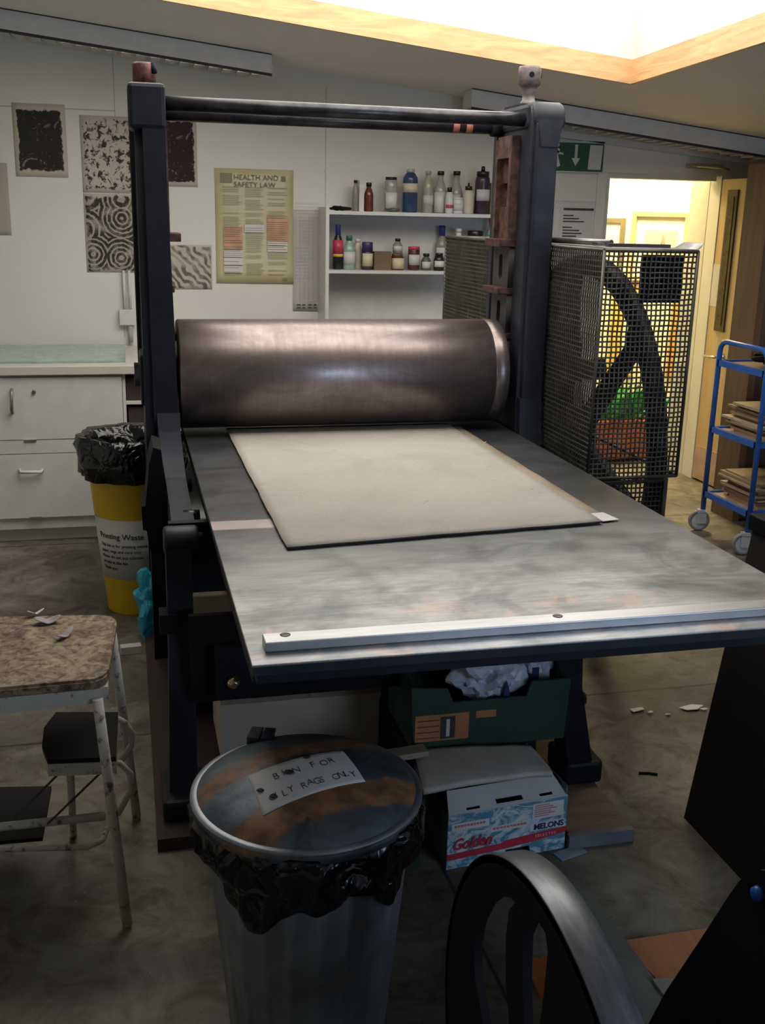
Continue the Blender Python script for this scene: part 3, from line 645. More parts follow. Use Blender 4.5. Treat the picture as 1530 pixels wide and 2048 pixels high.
# ---------------------------------------------------------------- base cabinets, left
CY = 5.583
t = thing('base_cabinet', 'white cabinet with upper door and lower drop flap under the worktop', 'cabinet', (-.9, 6., 0))
cb = MB(); cb.box(-1.7, -.022, CY+.02, WY-.015, .075, .88); cb.build('carcass', 'white', t)
MB().box(-1.7, -.022, CY+.07, WY-.015, 0, .075).build('plinth', 'white', t)
d = MB().box(-1.69, -.024, CY, CY+.018, .555, .872).build('door', 'white_gloss', t)
MB().tube([(-.562, CY-.002, .815), (-.562, CY-.03, .80), (-.567, CY-.03, .71), (-.567, CY-.002, .695)], .008).build('handle', plain('handle_grey', (.28, .28, .26), .4, .5), d)
MB().lathe([(.011, -.004), (.009, -.012)], (-.457, CY, .80), 12, 'Y').build('lock', 'chrome', d)
MB().box(-1.69, -.024, CY+.002, CY+.018, .482, .551).build('rail', 'white', t)
d = MB().box(-1.69, -.024, CY, CY+.018, .14, .478).build('drop_flap', 'white_gloss', t)
MB().tube([(-.552, CY-.001, .398), (-.545, CY-.03, .392), (-.447, CY-.03, .390), (-.44, CY-.001, .396)], .0085).build('handle', 'white', d)
for z in (.545, .135): MB().box(-.52, -.46, CY-.006, CY, z, z+.01).build('catch', 'chrome', t)
o = MB().box(-1.75, .55, CY-.02, WY-.012, .885, .930, bev=.004).build('worktop', plain('worktop_cream', (.56, .54, .47), .45, var=.05)); centre(o); tag(o, 'long cream worktop along the back wall on the white cabinet', 'worktop')
o = MB().box(-1.7, .0, CY+.10, WY-.03, .931, .941).build('glass_slab', 'glassgreen'); centre(o); tag(o, 'greenish glass inking slab lying on the worktop', 'glass slab')
t = thing('open_shelves', 'open white shelving unit beside the cabinet, half hidden behind the left upright', 'shelves', (.27, 6., 0))
for x in (-.021, .52): MB().box(x, x+.015, CY+.01, WY-.02, 0, .884).build('side_panel', 'white', t)
MB().box(-.006, .52, WY-.04, WY-.02, 0, .884).build('back_panel', 'white', t)
for z in (.08, .58, .725): MB().box(-.006, .52, CY+.01, WY-.04, z, z+.016).build('shelf_board', 'white', t)
for lab, z, h, x0, x1 in (('dark brown box file on the upper open shelf by the left upright', .743, .12, -.004, .20), ('dark brown box file on the lower open shelf by the left upright', .598, .11, .002, .24)):
    o = MB().box(x0, x1, CY+.03, CY+.33, z, z+h, bev=.003).build('box_file', plain('boxfile', (.045, .03, .027), .7)); centre(o); tag(o, lab, 'box', 'dark box files in the open shelving')

# ---------------------------------------------------------------- yellow waste bin
BX, BY = az(270, 1222, 0).x+.015, 4.56
def bw(a, h): return 1
t = thing('waste_bin', 'tall yellow waste bin with white printed label and black liner', 'bin', (BX, BY, 0), world=False)
RB, RT, HB = .125, .195, .74
MB().lathe([(RB, 0), (RB+.004, .01), (RT, HB), (RT, HB+.004), (RT-.01, HB+.004), (RT-.02, HB-.03), (RB-.02, .04), (.001, .04)], (0, 0, 0), 40).build('body', 'yellow', t)
def rad(z): return RB+.004+(RT-RB-.004)*z/HB
MB().grid(20, 1, lambda u, v: ((rad(.17+.27*v)+.002)*math.sin((u-.5)*2.1-.30), -(rad(.17+.27*v)+.002)*math.cos((u-.5)*2.1-.30), .17+.27*v), .001).build('label_sheet', 'paper', t)
def onbin(v):
    a = v.x/.17-.35; z = v.y; r_ = rad(z)+.0035+v.z; return Vector((r_*math.sin(a), -r_*math.cos(a), z))
text('label_text', 'Printing Waste', .036, 'ink', t, fn=lambda v: onbin(Vector((v.x-.12, v.y+.355, v.z))))
for k, s_ in enumerate(('This bin is for printing waste', 'paper, rags and card only', 'Please do not put solvents', 'or inks in this bin', 'Thank you')):
    text('label_text', s_, .020, 'ink', t, fn=lambda v, k=k: onbin(Vector((v.x-.12, v.y+.318-k*.026, v.z))))
def wobl(a, h): return 1+.05*math.sin(a*7+h*20)+.03*math.sin(a*17+h*45)+(.04*math.sin(a*3+1) if h < HB-.05 else 0)
MB().lathe([(RT+.026, HB-.13), (RT+.036, HB-.06), (RT+.036, HB+.01), (RT+.022, HB+.045), (RT-.01, HB+.038), (RT-.035, HB-.02), (RT-.06, HB-.2), (.001, HB-.22)], (0, 0, 0), 72, wob=wobl).build('liner', 'blackbag', t)
# blue bag beside it
p = az(313, 1290, 0)
o = MB().blob((0, 0, .15), (.075, .07, .155), .35, 13, 4, 3).build('plastic_bag', 'bluebag', pos=(p.x-.0, p.y+.07, 0)); tag(o, 'turquoise plastic bag standing on the floor between yellow bin and press', 'bag')

# ---------------------------------------------------------------- the etching press
P = thing('etching_press', 'large cast iron etching press with steel roller and long steel bed', 'printing press', (.84, 3.2, 0))
XL0, XL1, XR0, XR1 = .047, .163, 1.472, 1.588
FY, BYk = 3.90, 4.26
ZB = .89
def side_frame(x0, x1, right):
    s_ = 1 if right else -1
    xm = (x0+x1)/2
    outer = [(FY, .98), (FY, 2.06), (FY+.02, 2.10), (FY+.10, 2.115), (BYk-.06, 2.115), (BYk, 2.06), (BYk, 1.0), (BYk+.14, .80), (BYk+.22, .62), (BYk+.24, .45), (BYk+.30, .20), (BYk+.34, .04), (BYk+.10, .04), (BYk+.02, .42), (4.10, .60), (4.02, .42), (3.98, .04), (3.86, .04), (3.84, .60), (FY-.03, .80)]
    hole = [(FY+.105, 1.0), (FY+.105, 1.95), (FY+.15, 1.99), (BYk-.12, 1.99), (BYk-.075, 1.95), (BYk-.075, 1.0)]
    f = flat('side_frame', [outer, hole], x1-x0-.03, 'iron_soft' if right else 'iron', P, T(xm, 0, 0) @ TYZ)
    # raised flanges on the front and back columns
    fl = MB()
    if right: fl.box(x0+.030, x1, FY-.028, FY+.04, 1.0, 2.04, bev=.008)
    else: fl.prism([(x0+.045, .96), (x1+.016, .96), (x1+.010, 1.35), (x1, 1.8), (x1, 2.04), (x0+.040, 2.04)], FY-.03, FY+.04, 'XZ')
    fl.box(x0, x1, BYk-.03, BYk+.012, 1.0, 2.04, bev=.006)
    if right: fl.prism([(FY-.03, 1.02), (FY+.03, 1.02), (FY+.0, .86), (FY-.06, .84), (FY-.045, .90)], x0+.02, x1-.005, 'YZ')
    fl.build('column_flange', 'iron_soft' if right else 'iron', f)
    # head block carrying the screw
    hd = MB()
    if right:
        hd.prism([(x0+.045, 1.955), (x1-.004, 1.955), (x1+.012, 2.05), (x0+.03, 2.05)], FY-.032, FY+.10, 'XZ'); hd.box(x0+.004, x1-.004, FY+.02, BYk+.0, 2.02, 2.108, bev=.016)
    else: hd.box(x0-.004, x1+.004, FY-.035, FY+.13, 1.96, 2.108, bev=.014); hd.box(x0+.004, x1-.004, FY+.10, BYk+.0, 2.03, 2.115, bev=.014)
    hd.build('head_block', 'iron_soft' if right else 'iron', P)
    # bearing slides with oval slots
    xi = x0 if right else x1   # inner face
    a, b2 = (xi-.012, xi+.05) if right else (xi-.05, xi+.012)
    y0_, y1_ = FY+.105, BYk-.075
    fr = MB(); fr.box(a-.006*s_, b2, y0_, y0_+.028, 1.60, 2.0); fr.box(a-.006*s_, b2, y1_-.022, y1_, 1.60, 1.99); fr.box(a-.006*s_, b2, y0_+.028, y1_-.022, 1.92, 2.0); fr.box(a+.02*s_, b2, y0_+.028, y1_-.022, 1.83, 1.92)
    fr.box(a+.012*s_, b2, y0_+.028, y1_-.022, 1.62, 1.74)
    fr.build('slide_guide', 'rust', P)
    zz = [(1.59, 1.62), (1.41, 1.435), (1.235, 1.26)]
    for z0, z1 in zz:
        if right: MB().box(a-.035, b2, y0_-.005, y1_, z0, z1, bev=.003).build('packing_ledge', 'rust_red', P)
        else: MB().box(a, b2+(.038 if z0 > 1.5 else .010), y0_-.005, y1_, z0, z1, bev=.003).build('packing_ledge', 'rust_red', P)
    for z0, z1 in ((1.435, 1.59), (1.26, 1.41), (1.10, 1.235)):
        ym = (y0_+y1_)/2; zm = (z0+z1)/2; h = (z1-z0)/2-.03
        slot = arc((ym, zm+h-.018), .020, 0, 180, 8)+arc((ym, zm-h+.018), .020, 180, 360, 8)
        rect = [(y0_, z0), (y1_, z0), (y1_, z1), (y0_, z1)]
        flat('packing_block', [rect, slot], .05, 'slate', P, T(xi+(.018 if right else -.018), 0, 0) @ TYZ)
        MB().box(xi+.045 if right else xi-.055, xi+.055 if right else xi-.045, y0_+.01, y1_-.01, z0+.005, z1-.005).build('slot_backing', 'black', P)
    MB().box(a+.0*s_, b2, y0_, y1_, 1.0, 1.10).build('bearing_block', 'iron', P)
    # pressure screw
    ys = 4.06; xs = xm-.0
    zt2 = 2.19 if not right else 2.25
    pr2 = [(.030, 2.10), (.030, 2.125), (.024, 2.13), (.024, 2.150), (.028, 2.156), (.028, 2.168), (.032, 2.178), (.043, 2.186), (.043, zt2-.008), (.040, zt2), (.030, zt2), (.028, zt2-.006), (.001, zt2-.006)] if right else [(.030, 2.10), (.034, 2.118), (.040, 2.122), (.040, zt2-.006), (.036, zt2), (.026, zt2), (.024, zt2-.006), (.001, zt2-.006)]
    sc = MB().lathe(pr2, (xs, ys, 0), 28).build('pressure_screw', 'rust_grey' if right else 'rust_red', P)
    for a_ in ((-100, -10) if right else (-40,)): 
        ca, sa = math.cos(math.radians(a_)), math.sin(math.radians(a_)); MB().tube([(xs+ca*.036, ys+sa*.036, (2.186+zt2)/2), (xs+ca*.0445, ys+sa*.0445, (2.186+zt2)/2 if right else 2.155)], .010).build('tommy_hole', 'black', sc)
    return f
side_frame(XL0, XL1, False); side_frame(XR0, XR1, True)
# tie rods
t1 = MB(); t1.tube([(XL1-.01, 3.955, 2.052), (XR1+.035, 3.955, 2.052)], .025, 20); o = t1.build('tie_rod', 'steelblack', P)
b_ = MB(); 
b_.lathe([(.030, XR0+.020), (.052, XR0+.030), (.055, XR0+.042), (.055, XR1+.014), (.048, XR1+.024)], (0, 3.935, 2.060), 28, 'X'); b_.build('rod_boss', 'iron_soft', P)
MB().lathe([(.027, XR1+.022), (.028, XR1+.040), (.022, XR1+.046)], (0, 3.955, 2.052), 6, 'X').build('nut', 'iron', P)
t2 = MB(); t2.tube([(XL1-.01, 4.215, 2.040), (XR0+.01, 4.215, 2.040)], .026, 20); o = t2.build('tie_rod', 'steelblack', P)
MB().lathe([(.030, XR0-.035), (.034, XR0-.03), (.034, XR0+.004)], (0, 4.215, 2.040), 20, 'X').build('rod_collar', 'iron', P)
for px in (910, 936):
    q_ = ay(px, 255, 4.215); MB().lathe([(.0266, q_.x-.013), (.0266, q_.x+.013)], (0, 4.215, 2.040), 20, 'X').build('tape_band', plain('tape_pink', (.42, .14, .10), .5), o, label='salmon tape band')
# roller
RR = .204; RC = (4.06, ZB+RR+.011)
ro = MB().lathe([(.05, .188), (RR-.006, .188), (RR, .194), (RR, 1.385), (RR-.0025, 1.387), (RR-.0025, 1.391), (RR, 1.393), (RR, 1.438), (RR-.006, 1.444), (.05, 1.444)], (0, RC[0], RC[1]), 96, 'X').build('roller', 'roller', P)
MB().tube([(.03, RC[0], RC[1]), (.19, RC[0], RC[1])], .045, 20).build('roller_shaft', 'steelblack', P)
MB().tube([(1.443, RC[0], RC[1]), (1.92, RC[0], RC[1])], .045, 20).build('roller_shaft', 'steelblack', P)
b_ = MB(); b_.box(XL0+.003, XL1+.014, 3.97, 4.17, 1.0, 1.19, bev=.01).lathe([(.075, XL1+.0), (.075, XL1+.022)], (0, RC[0], RC[1]), 24, 'X'); b_.build('bearing_housing', 'iron', P)
# bed and its underframe
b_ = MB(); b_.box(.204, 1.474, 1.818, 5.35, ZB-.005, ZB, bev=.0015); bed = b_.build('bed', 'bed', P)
MB().box(.205, 1.473, 1.819, 5.35, ZB-.022, ZB-.0052).build('bed_core', 'iron_soft', P)
MB().box(.214, 1.464, 1.830, 5.34, ZB-.044, ZB-.0222).build('bed_underframe', 'iron', P)
b_ = MB()
b_.prism([(.22, .84), (1.46, .84), (1.46, .80), (1.20, .80), (1.13, .775), (.99, .765), (.90, .79), (.86, .80), (.22, .80)], 2.02, 2.09, 'XZ')
b_.box(.225, .275, 2.0, 5.0, .77, .84); b_.box(1.40, 1.455, 2.0, 5.0, .77, .84)
b_.build('bed_rib', 'iron', P)
st = MB().box(.236, 1.44, 1.874, 1.922, ZB, ZB+.020, bev=.002).build('end_stop_bar', 'bar_steel', P)
for px, py in ((570, 1268), (1110, 1227)):
    q_ = az(px, py, ZB+.02); s1 = MB().lathe([(.0105, 0), (.0105, .0012), (.009, .002)], (q_.x, min(q_.y, 1.908), ZB+.0195), 18).build('screw_head', plain('scr', (.16, .15, .14), .4, .7), st)
    MB().box(q_.x-.009, q_.x+.009, min(q_.y, 1.908)-.0011, min(q_.y, 1.908)+.0011, ZB+.0205, ZB+.0219).build('screw_slot', 'black', s1)
# side rails that carry the bed, with rollers
for x0, y0 in ((.085, 3.45), (1.49, 2.95)):
    MB().box(x0, x0+.07, y0, 5.2, .66, .80, bev=.01).build('side_rail', 'iron', P)
for y in (3.15, 3.55, 4.5, 4.9): MB().tube([(.15, y, .80), (.20, y, .80)], .024, 16).build('support_roller', 'steelblack', P)
# left arm that runs forward from the upright to a boss, and the front legs
def bar3(m, A, B, w, h):
    A = Vector(A); B = Vector(B); d = (B-A).normalized(); s1 = Vector((1, 0, 0)); n = d.cross(s1).normalized()
    q0 = [A-s1*w[0]-n*h[0], A+s1*w[0]-n*h[0], A+s1*w[0]+n*h[0], A-s1*w[0]+n*h[0]]; q1 = [B-s1*w[1]-n*h[1], B+s1*w[1]-n*h[1], B+s1*w[1]+n*h[1], B-s1*w[1]+n*h[1]]
    m.hexa(q0, q1)
def topbar(m, pts):
    for (x0, y0, Y0, w0), (x1, y1, Y1, w1) in zip(pts, pts[1:]):
        A = ay(x0, y0, Y0); B = ay(x1, y1, Y1); w0_ = w0/2/FPX*A.y*1.05; w1_ = w1/2/FPX*B.y*1.05
        q0 = [A+Vector((-w0_, 0, 0)), A+Vector((w0_, 0, 0)), A+Vector((w0_, 0, -.09)), A+Vector((-w0_, 0, -.09))]; q1 = [B+Vector((-w1_, 0, 0)), B+Vector((w1_, 0, 0)), B+Vector((w1_, 0, -.09)), B+Vector((-w1_, 0, -.09))]
        m.hexa(q0, q1)
b_ = MB(); topbar(b_, [(337, 826, 3.868, 43), (339, 863, 3.84, 41), (351, 955, 3.48, 39), (361, 1011, 3.20, 41), (369, 1060, 2.99, 47)])
b_.build('bracket_arm', 'iron_soft', P)
bc = ay(362, 1080, 2.95)
MB().lathe([(.03, bc.x-.05), (.040, bc.x-.046), (.042, bc.x-.04), (.042, bc.x+.040), (.036, bc.x+.048), (.020, bc.x+.050), (.020, bc.x+.062)], (0, 2.95, bc.z), 24, 'X').build('arm_boss', 'iron_soft', P)
def leg(name, q0, q1, q2, w, d): 
    m = MB(); bar3(m, q0, q1, (w, w), (d, d)); bar3(m, q1, q2, (w, w*1.1), (d, d*1.15)); return m.build(name, 'iron', P)
LA = ay(356, 1095, 2.95); LB = ay(362, 1290, 2.90); LC = ay(368, 1640, 2.80); LC.z = .06
leg('leg', LA, LB, LC, .036, .045)
l_ = leg('leg', (1.222, 2.72, .80), (1.245, 2.72, .36), (1.295, 2.72, .09), .036, .045)
MB().box(1.245, 1.365, 2.66, 2.82, .04, .115, bev=.012).build('foot', 'iron', l_)
MB().lathe([(.025, 1.29), (.028, 1.296), (.020, 1.312)], (0, 2.72, .30), 12, 'X').build('leg_bolt', 'iron', l_)
MB().box(LC.x-.06, LC.x+.06, 2.70, 2.90, .04, .10, bev=.012).build('foot', 'iron', P)
z_a, z_b = ay(420, 1181, 3.0).z, ay(420, 1228, 2.8).z
MB().box(.10, 1.2, 2.99, 3.02, z_a, .83).build('cross_plate', 'iron', P)
MB().box(.14, .76, 2.79, 2.81, ay(420, 1400, 2.8).z, z_b).build('cross_plate', 'black', P)
q_ = ay(467, 1363, 2.74)
MB().lathe([(.008, -.03), (.018, -.02), (.021, -.008), (.015, 0)], (q_.x, 2.74, q_.z), 16, 'Y').build('brass_knob', 'brass', P)
MB().box(q_.x-.05, q_.x+.05, 2.741, 2.79, q_.z-.05, q_.z+.10).build('release_plate', 'iron', P)
# chain drive housing hanging left of the upright
rp = [ay(x, y, 3.4) for x, y in ((306, 895), (298, 930), (291, 1012), (283, 1014), (286, 1060), (294, 1062), (297, 1085), (303, 1108), (342, 1112), (338, 1060), (330, 980), (322, 900))]
MB().prism([(p.x, p.z) for p in rp], 3.40, 3.60, 'XZ').build('ratchet_housing', 'black', P)
q_ = ay(327, 1240, 2.9); MB().box(q_.x-.012, q_.x+.04, 2.86, 2.93, q_.z-.028, q_.z+.028).build('ratchet_stub', 'black', P)
# felts and sheets lying on the bed
def sheet(name, label, cat, corners, z, th, mat, edge=None, wv=.002):
    a, b2, c, d = [Vector((x, y, 0)) for x, y in corners]   # near-left, near-right, far-right, far-left
    def fn(u, v):
        p = (a*(1-u)+b2*u)*(1-v)+(d*(1-u)+c*u)*v
        return (p.x+.003*noise.noise(p*9), p.y+.004*noise.noise(p*11+Vector((3, 0, 0))), z+th+wv*noise.noise(p*5))
    o = MB().grid(30, 40, fn, None); m = o.me(name); m.materials.append(M[mat]); m.materials.append(M[edge or mat])
    bm = bmesh.new(); bm.from_mesh(m); bm.normal_update()
    for f in bm.faces:
        if f.normal.z < 0: f.normal_flip()
    ex = bmesh.ops.extrude_face_region(bm, geom=bm.faces[:]); 
    for g in ex['geom']:
        if isinstance(g, bmesh.types.BMVert): g.co.z -= th
    bmesh.ops.recalc_face_normals(bm, faces=bm.faces[:]); bm.normal_update()
    for f in bm.faces:
        if abs(f.normal.z) < .6: f.material_index = 1; f.smooth = False
    bm.to_mesh(m); bm.free(); ob = link(name, m); centre(ob); tag(ob, label, cat); return ob
ZS = ZB+.0008
sheet('felt_underlay', 'brown-beige underlay sheet showing along the right edge of the pale felt', 'sheet', [(.40, 2.62), (1.300, 2.665), (1.285, 4.00), (.42, 4.00)], ZS, .003, 'felt_dark', wv=.0005)
sheet('felt_blanket', 'large pale beige printing felt lying on the press bed under the roller', 'felt', [(.369, 2.500), (1.262, 2.588), (1.246, 4.03), (.363, 4.03)], ZS+.0042, .0045, 'felt', 'feltedge', .001)
sheet('paper_offcut', 'small white paper offcut by the right corner of the felt', 'paper', [(1.268, 2.600), (1.325, 2.612), (1.308, 2.69), (1.263, 2.685)], ZS+.0035, .001, 'paper', wv=.0004)
b_ = MB(); r0 = az(930, 886, ZB+.004)
b_.tube([(r0.x, r0.y, ZB+.003), (r0.x+.03, r0.y-.02, ZB+.008), (r0.x+.07, r0.y-.01, ZB+.004), (r0.x+.09, r0.y+.02, ZB+.003)], .0012, 5)
centre(tag(b_.build('thread', 'white'), 'loose white thread on the bed near the right upright', 'thread'))

# ---------------------------------------------------------------- wooden plinths under the press
t = thing('plinth', 'brown timber plinth with grey front edge under the right leg of the press', 'plinth', (1.2, 3.4, 0))
MB().box(1.155, 1.345, 2.425, 4.75, 0, .038).build('timber', 'plank', t); MB().box(1.15, 1.346, 2.405, 2.424, 0, .039).build('grey_edge', plain('edgegrey', (.16, .17, .20), .6), t)
b_ = MB().box(.03, .40, 2.62, 4.10, 0, .038).build('plinth', two('plank_dark', (.022, .012, .009), (.045, .024, .017), 5, .3, .7, .7)); centre(b_); tag(b_, 'dark reddish timber plinth under the left leg of the press', 'plinth')
# ---------------------------------------------------------------- things stored under the press
t = thing('cardboard_box', 'cream cardboard box behind the dustbin under the press', 'box', (.5, 3.1, .04))
q0 = ay(441, 1412, 3.0); q1 = ay(762, 1384, 3.0)
MB().box(q0.x, q1.x, 3.0, 3.32, .04, q1.z).build('body', 'cream', t)
for q9 in ((q0.x, q0.x+.22, 2.997, 3.003, q1.z, q1.z+.016), (q0.x+.28, q1.x, 2.997, 3.003, q1.z, q1.z+.022), (q0.x, q1.x, 3.31, 3.32, q1.z, q1.z+.06)): MB().box(*q9).build('flap', 'cardboard', t)
o = MB().box(.17, .34, 3.3, 3.62, .28, .49, bev=.004).build('parcel', 'cream'); centre(o); tag(o, 'beige parcel beneath the left side of the press bed', 'parcel')
o = MB().box(.12, .46, 3.36, 3.80, .04, .279, bev=.004).build('storage_box', 'black'); centre(o); tag(o, 'black storage box below the beige parcel under the press', 'box')
BZ = .225
o = MB().box(.74, 1.15, 2.68, 3.10, 0, BZ-.004, bev=.006).build('storage_box', 'black'); centre(o); tag(o, 'black box supporting the green crate and folded blanket', 'box')
# folded blanket
bA, bB, bC, bD = az(848, 1576, BZ+.016), az(1106, 1540, BZ+.016), az(1062, 1490, BZ+.016), az(828, 1500, BZ+.016)
def bl(u, v):
    p = (bA*(1-u)+bB*u)*(1-v)+(bD*(1-u)+bC*u)*v
    return (p.x, p.y, BZ+.016+.006*math.sin(u*3.1)-.03*max(0, .2-v)-.02*max(0, u-.9)+.003*noise.noise(p*14))
o = MB().grid(24, 16, bl, .014).build('folded_blanket', 'blanket'); centre(o); tag(o, 'folded cream felt blanket between the green crate and the melon box', 'blanket')
# green crate
cz0 = BZ; cy0 = az(980, 1490, BZ).y
xa, xb = ay(822, 1420, cy0).x, ay(1138, 1420, cy0).x; cz1 = ay(1080, 1362, cy0).z
t = thing('crate', 'dark green fruit crate with orange label under the press bed', 'crate', ((xa+xb)/2, cy0+.15, cz0))
b_ = MB(); n1 = xa+(xb-xa)*.22; n2 = xa+(xb-xa)*.75
b_.prism([(xa+.012, cz0), (xb-.012, cz0), (xb, cz1), (n2, cz1), (n2-.015, cz1-.045), (n1+.02, cz1-.045), (n1, cz1), (xa, cz1+.01)], cy0, cy0+.008, 'XZ')
b_.box(xa+.008, xa+.016, cy0+.008, cy0+.30, cz0, cz1); b_.box(xb-.014, xb-.006, cy0+.008, cy0+.30, cz0, cz1); b_.box(xa+.012, xb-.012, cy0+.292, cy0+.30, cz0, cz1-.01); b_.box(xa+.016, xb-.014, cy0+.008, cy0+.292, cz0, cz0+.008)
b_.build('body', 'green', t)
lx0, lx1 = ay(830, 1450, cy0).x, ay(937, 1450, cy0).x; lz0, lz1 = ay(885, 1480, cy0).z, ay(885, 1428, cy0).z; lz0 = max(lz0, cz0+.006)
MB().box(lx0, lx1, cy0-.002, cy0, lz0, lz1).build('label_panel', 'orangelabel', t)
b_ = MB(); 
for k in range(4): b_.box(lx0+.006, lx0+(lx1-lx0)*.45, cy0-.0032, cy0-.002, lz0+.01+k*.018, lz0+.012+k*.018)
b_.box(lx0+(lx1-lx0)*.47, lx0+(lx1-lx0)*.74, cy0-.0034, cy0-.002, lz0+.006, lz1-.008); b_.build('label_print', 'ink', t)
text('label_numeral', '1', .075, plain('cream_num', (.6, .55, .45)), t, T(lx0+(lx1-lx0)*.605, cy0-.0042, lz0+.014) @ RX, align='CENTER', ext=.0004, off=.0015)
MB().box(ay(952, 1420, cy0).x, ay(992, 1420, cy0).x, cy0-.002, cy0, ay(970, 1434, cy0).z, ay(970, 1420, cy0).z).build('small_label', 'orangelabel', t)
c1 = ay(985, 1372, cy0+.08)
o = MB().blob((0, 0, 0), (.115, .09, .085), .3, 16, 4, 1).build('plastic_bag', 'whitebag', pos=(c1.x-.01, cy0+.11, cz1-.0)); tag(o, 'white plastic carrier bag slumped over the front of the green crate', 'bag', 'carrier bags in the green crate')
MB().prism([(.02, -.062), (.045, -.066), (.037, -.02), (.03, .0)], -.093, -.088, 'XZ').build('blue_print', 'navy', o)
c2 = ay(1080, 1345, cy0+.12)
o = MB().blob((0, 0, 0), (.055, .06, .075), .3, 16, 4, 5).build('plastic_bag', 'whitebag', pos=(c2.x-.015, cy0+.13, cz1+.0)); tag(o, 'smaller white plastic bag at the right end of the green crate', 'bag', 'carrier bags in the green crate')
MB().box(-.03, -.01, -.062, -.058, -.03, .01).build('blue_print', 'navy', o)
p = ay(805, 1352, 3.1); o = MB().box(-.07, .07, 0, .2, -.10, .05, bev=.004).build('parcel', plain('dullgrey', (.25, .23, .21)), pos=(p.x, 3.32, p.z)); 
o.location.z = max(p.z, .10); tag(o, 'grey parcel glimpsed between the cream box and the green crate', 'parcel')
q_ = az(820, 1514, BZ+.02)
o = MB().box(-.09, .05, -.02, .03, 0, .018, Matrix.Rotation(.12, 4, 'Z'), bev=.004).build('wood_offcut', plain('offcut', (.33, .26, .19)), pos=(q_.x, q_.y, BZ+.022)); tag(o, 'short pale wood offcut lying behind the dustbin lid', 'offcut')
o = MB().prism([(.585, .0), (.71, .0), (.725, .21), (.57, .21)], 2.40, 2.58, 'XZ').build('crate', 'green'); centre(o); tag(o, 'plain dark green tub on the floor between dustbin and melon box', 'crate')
# melon box
ang = math.atan2(2.416-2.381, 1.14-.785); MX = T(.785, 2.381, 0) @ Matrix.Rotation(ang, 4, 'Z'); MW = .357; MH = .163; MD = .26
t = thing('melon_box', 'blue and white printed melon box on the floor in front of the press', 'box', (.785, 2.381, 0), ang, world=False)
notch = [(0, 0), (.165, 0), (.175, .028), (.245, .028), (.255, 0), (MW, 0), (MW, MH), (0, MH)]
MB().prism(notch, 0, .004, 'XZ').build('front_panel', 'boxprint', t)
b_ = MB(); b_.box(0, .004, .004, MD, 0, MH).box(MW-.004, MW, .004, MD, 0, MH+.03).box(0, MW, MD-.004, MD, 0, MH+.02).box(.004, MW-.004, .004, MD-.004, 0, .004); b_.build('side_panels', two('boxside', (.06, .07, .07), (.13, .14, .15), 10), t)
b_ = MB(); hs_ = [(0, 0), (MW, 0), (MW-.018, .085), (.235, .085), (.23, .075), (.02, .075)]
FT = T(0, 0, MH) @ Matrix.Rotation(math.radians(27), 4, 'X')
flat('top_flap', [hs_, [(.055, .008), (.095, .008), (.095, .017), (.055, .017)], [(.145, .012), (.225, .012), (.225, .028), (.145, .028)], [(.275, .012), (.315, .012), (.315, .022), (.275, .022)]], .004, 'paper', t, FT)
MB().box(.004, MW-.004, .02, MD-.004, MH-.05, MH-.045).build('inner_tray', 'black', t)
def fr_(x0, x1, z0, z1, d=.0015): return (x0, x1, -d, 0, z0, z1)
b_ = MB(); b_.prism([(0, .045), (.16, .052), (.17, .058), (MW, .070), (MW, .052), (.26, .040), (.165, .033), (.0, .027)], -.0015, 0, 'XZ'); b_.build('red_stripe', 'red', t)
b_ = MB(); b_.box(*fr_(.245, .35, .072, .096)); b_.box(*fr_(.01, .12, .115, .137)); b_.box(*fr_(.125, .24, .092, .108)); b_.box(*fr_(.25, .345, .108, .155)); b_.build('white_patches', 'paper', t)
text('lettering', 'Golden', .046, 'red', t, T(.012, -.0022, .058) @ RX, shear=.35, off=.0012, sx=.85)
text('lettering', 'MELONS', .024, 'navy', t, T(.256, -.0024, .076) @ RX, off=.0008, sx=1.0)
text('lettering', 'SELECTED', .011, 'paper', t, T(.262, -.0026, .0525) @ RX, space=1.4)
pk = plain('pinkish', (.50, .18, .16), .6, bmp=0)
b_ = MB()
for k in range(6): b_.box(*fr_(.256, .30+.03*((k*37 % 5)/5), .148-k*.0065, .1505-k*.0065, .0024))
b_.build('fine_print', pk, t)
for x0, x1, z in ((.018, .11, .125), (.132, .235, .099)):
    b_ = MB()
    for k in range(10): b_.box(*fr_(x0+k*(x1-x0)/10, x0+(k+.75)*(x1-x0)/10, z, z+.006, .0024))
    b_.build('fine_print', pk, t)

# ---------------------------------------------------------------- galvanised dustbin
DX, DY, DZL = .318, 1.852, .60
t = thing('dustbin', 'galvanised ribbed dustbin for oily rags in front of the press', 'dustbin', (DX, DY, 0), world=False)
def ribs(a, h): return 1+(.018*max(0, math.sin(a*22))**.6 if .05 < h < .47 else 0)
MB().lathe([(.150, 0), (.152, .02), (.158, .05), (.160, .055), (.196, .465), (.197, .47), (.206, .56), (.21, .565), (.21, .575), (.20, .575), (.19, .45), (.145, .03), (.001, .03)], (0, 0, 0), 176, wob=ribs).build('body', 'zinc', t)
def bagw(a, h): return 1+.035*math.sin(a*5+h*30)+.025*math.sin(a*13+2+h*60)+.016*math.sin(a*29)+(.035*math.sin(a*3.0+.7) if h < .50 else 0)
def baghem(m):
    for v in m.b.verts:
        if v.co.z < .50:
            a = math.atan2(v.co.y, v.co.x); v.co.z += .03*math.sin(a*4+1)+.015*math.sin(a*9)
m_ = MB().lathe([(.206, .455), (.215, .485), (.222, .52), (.226, .555), (.222, .585), (.212, .592), (.20, .58), (.19, .50)], (0, 0, 0), 120, wob=bagw); baghem(m_)
m_.build('liner', 'blackbag', t)
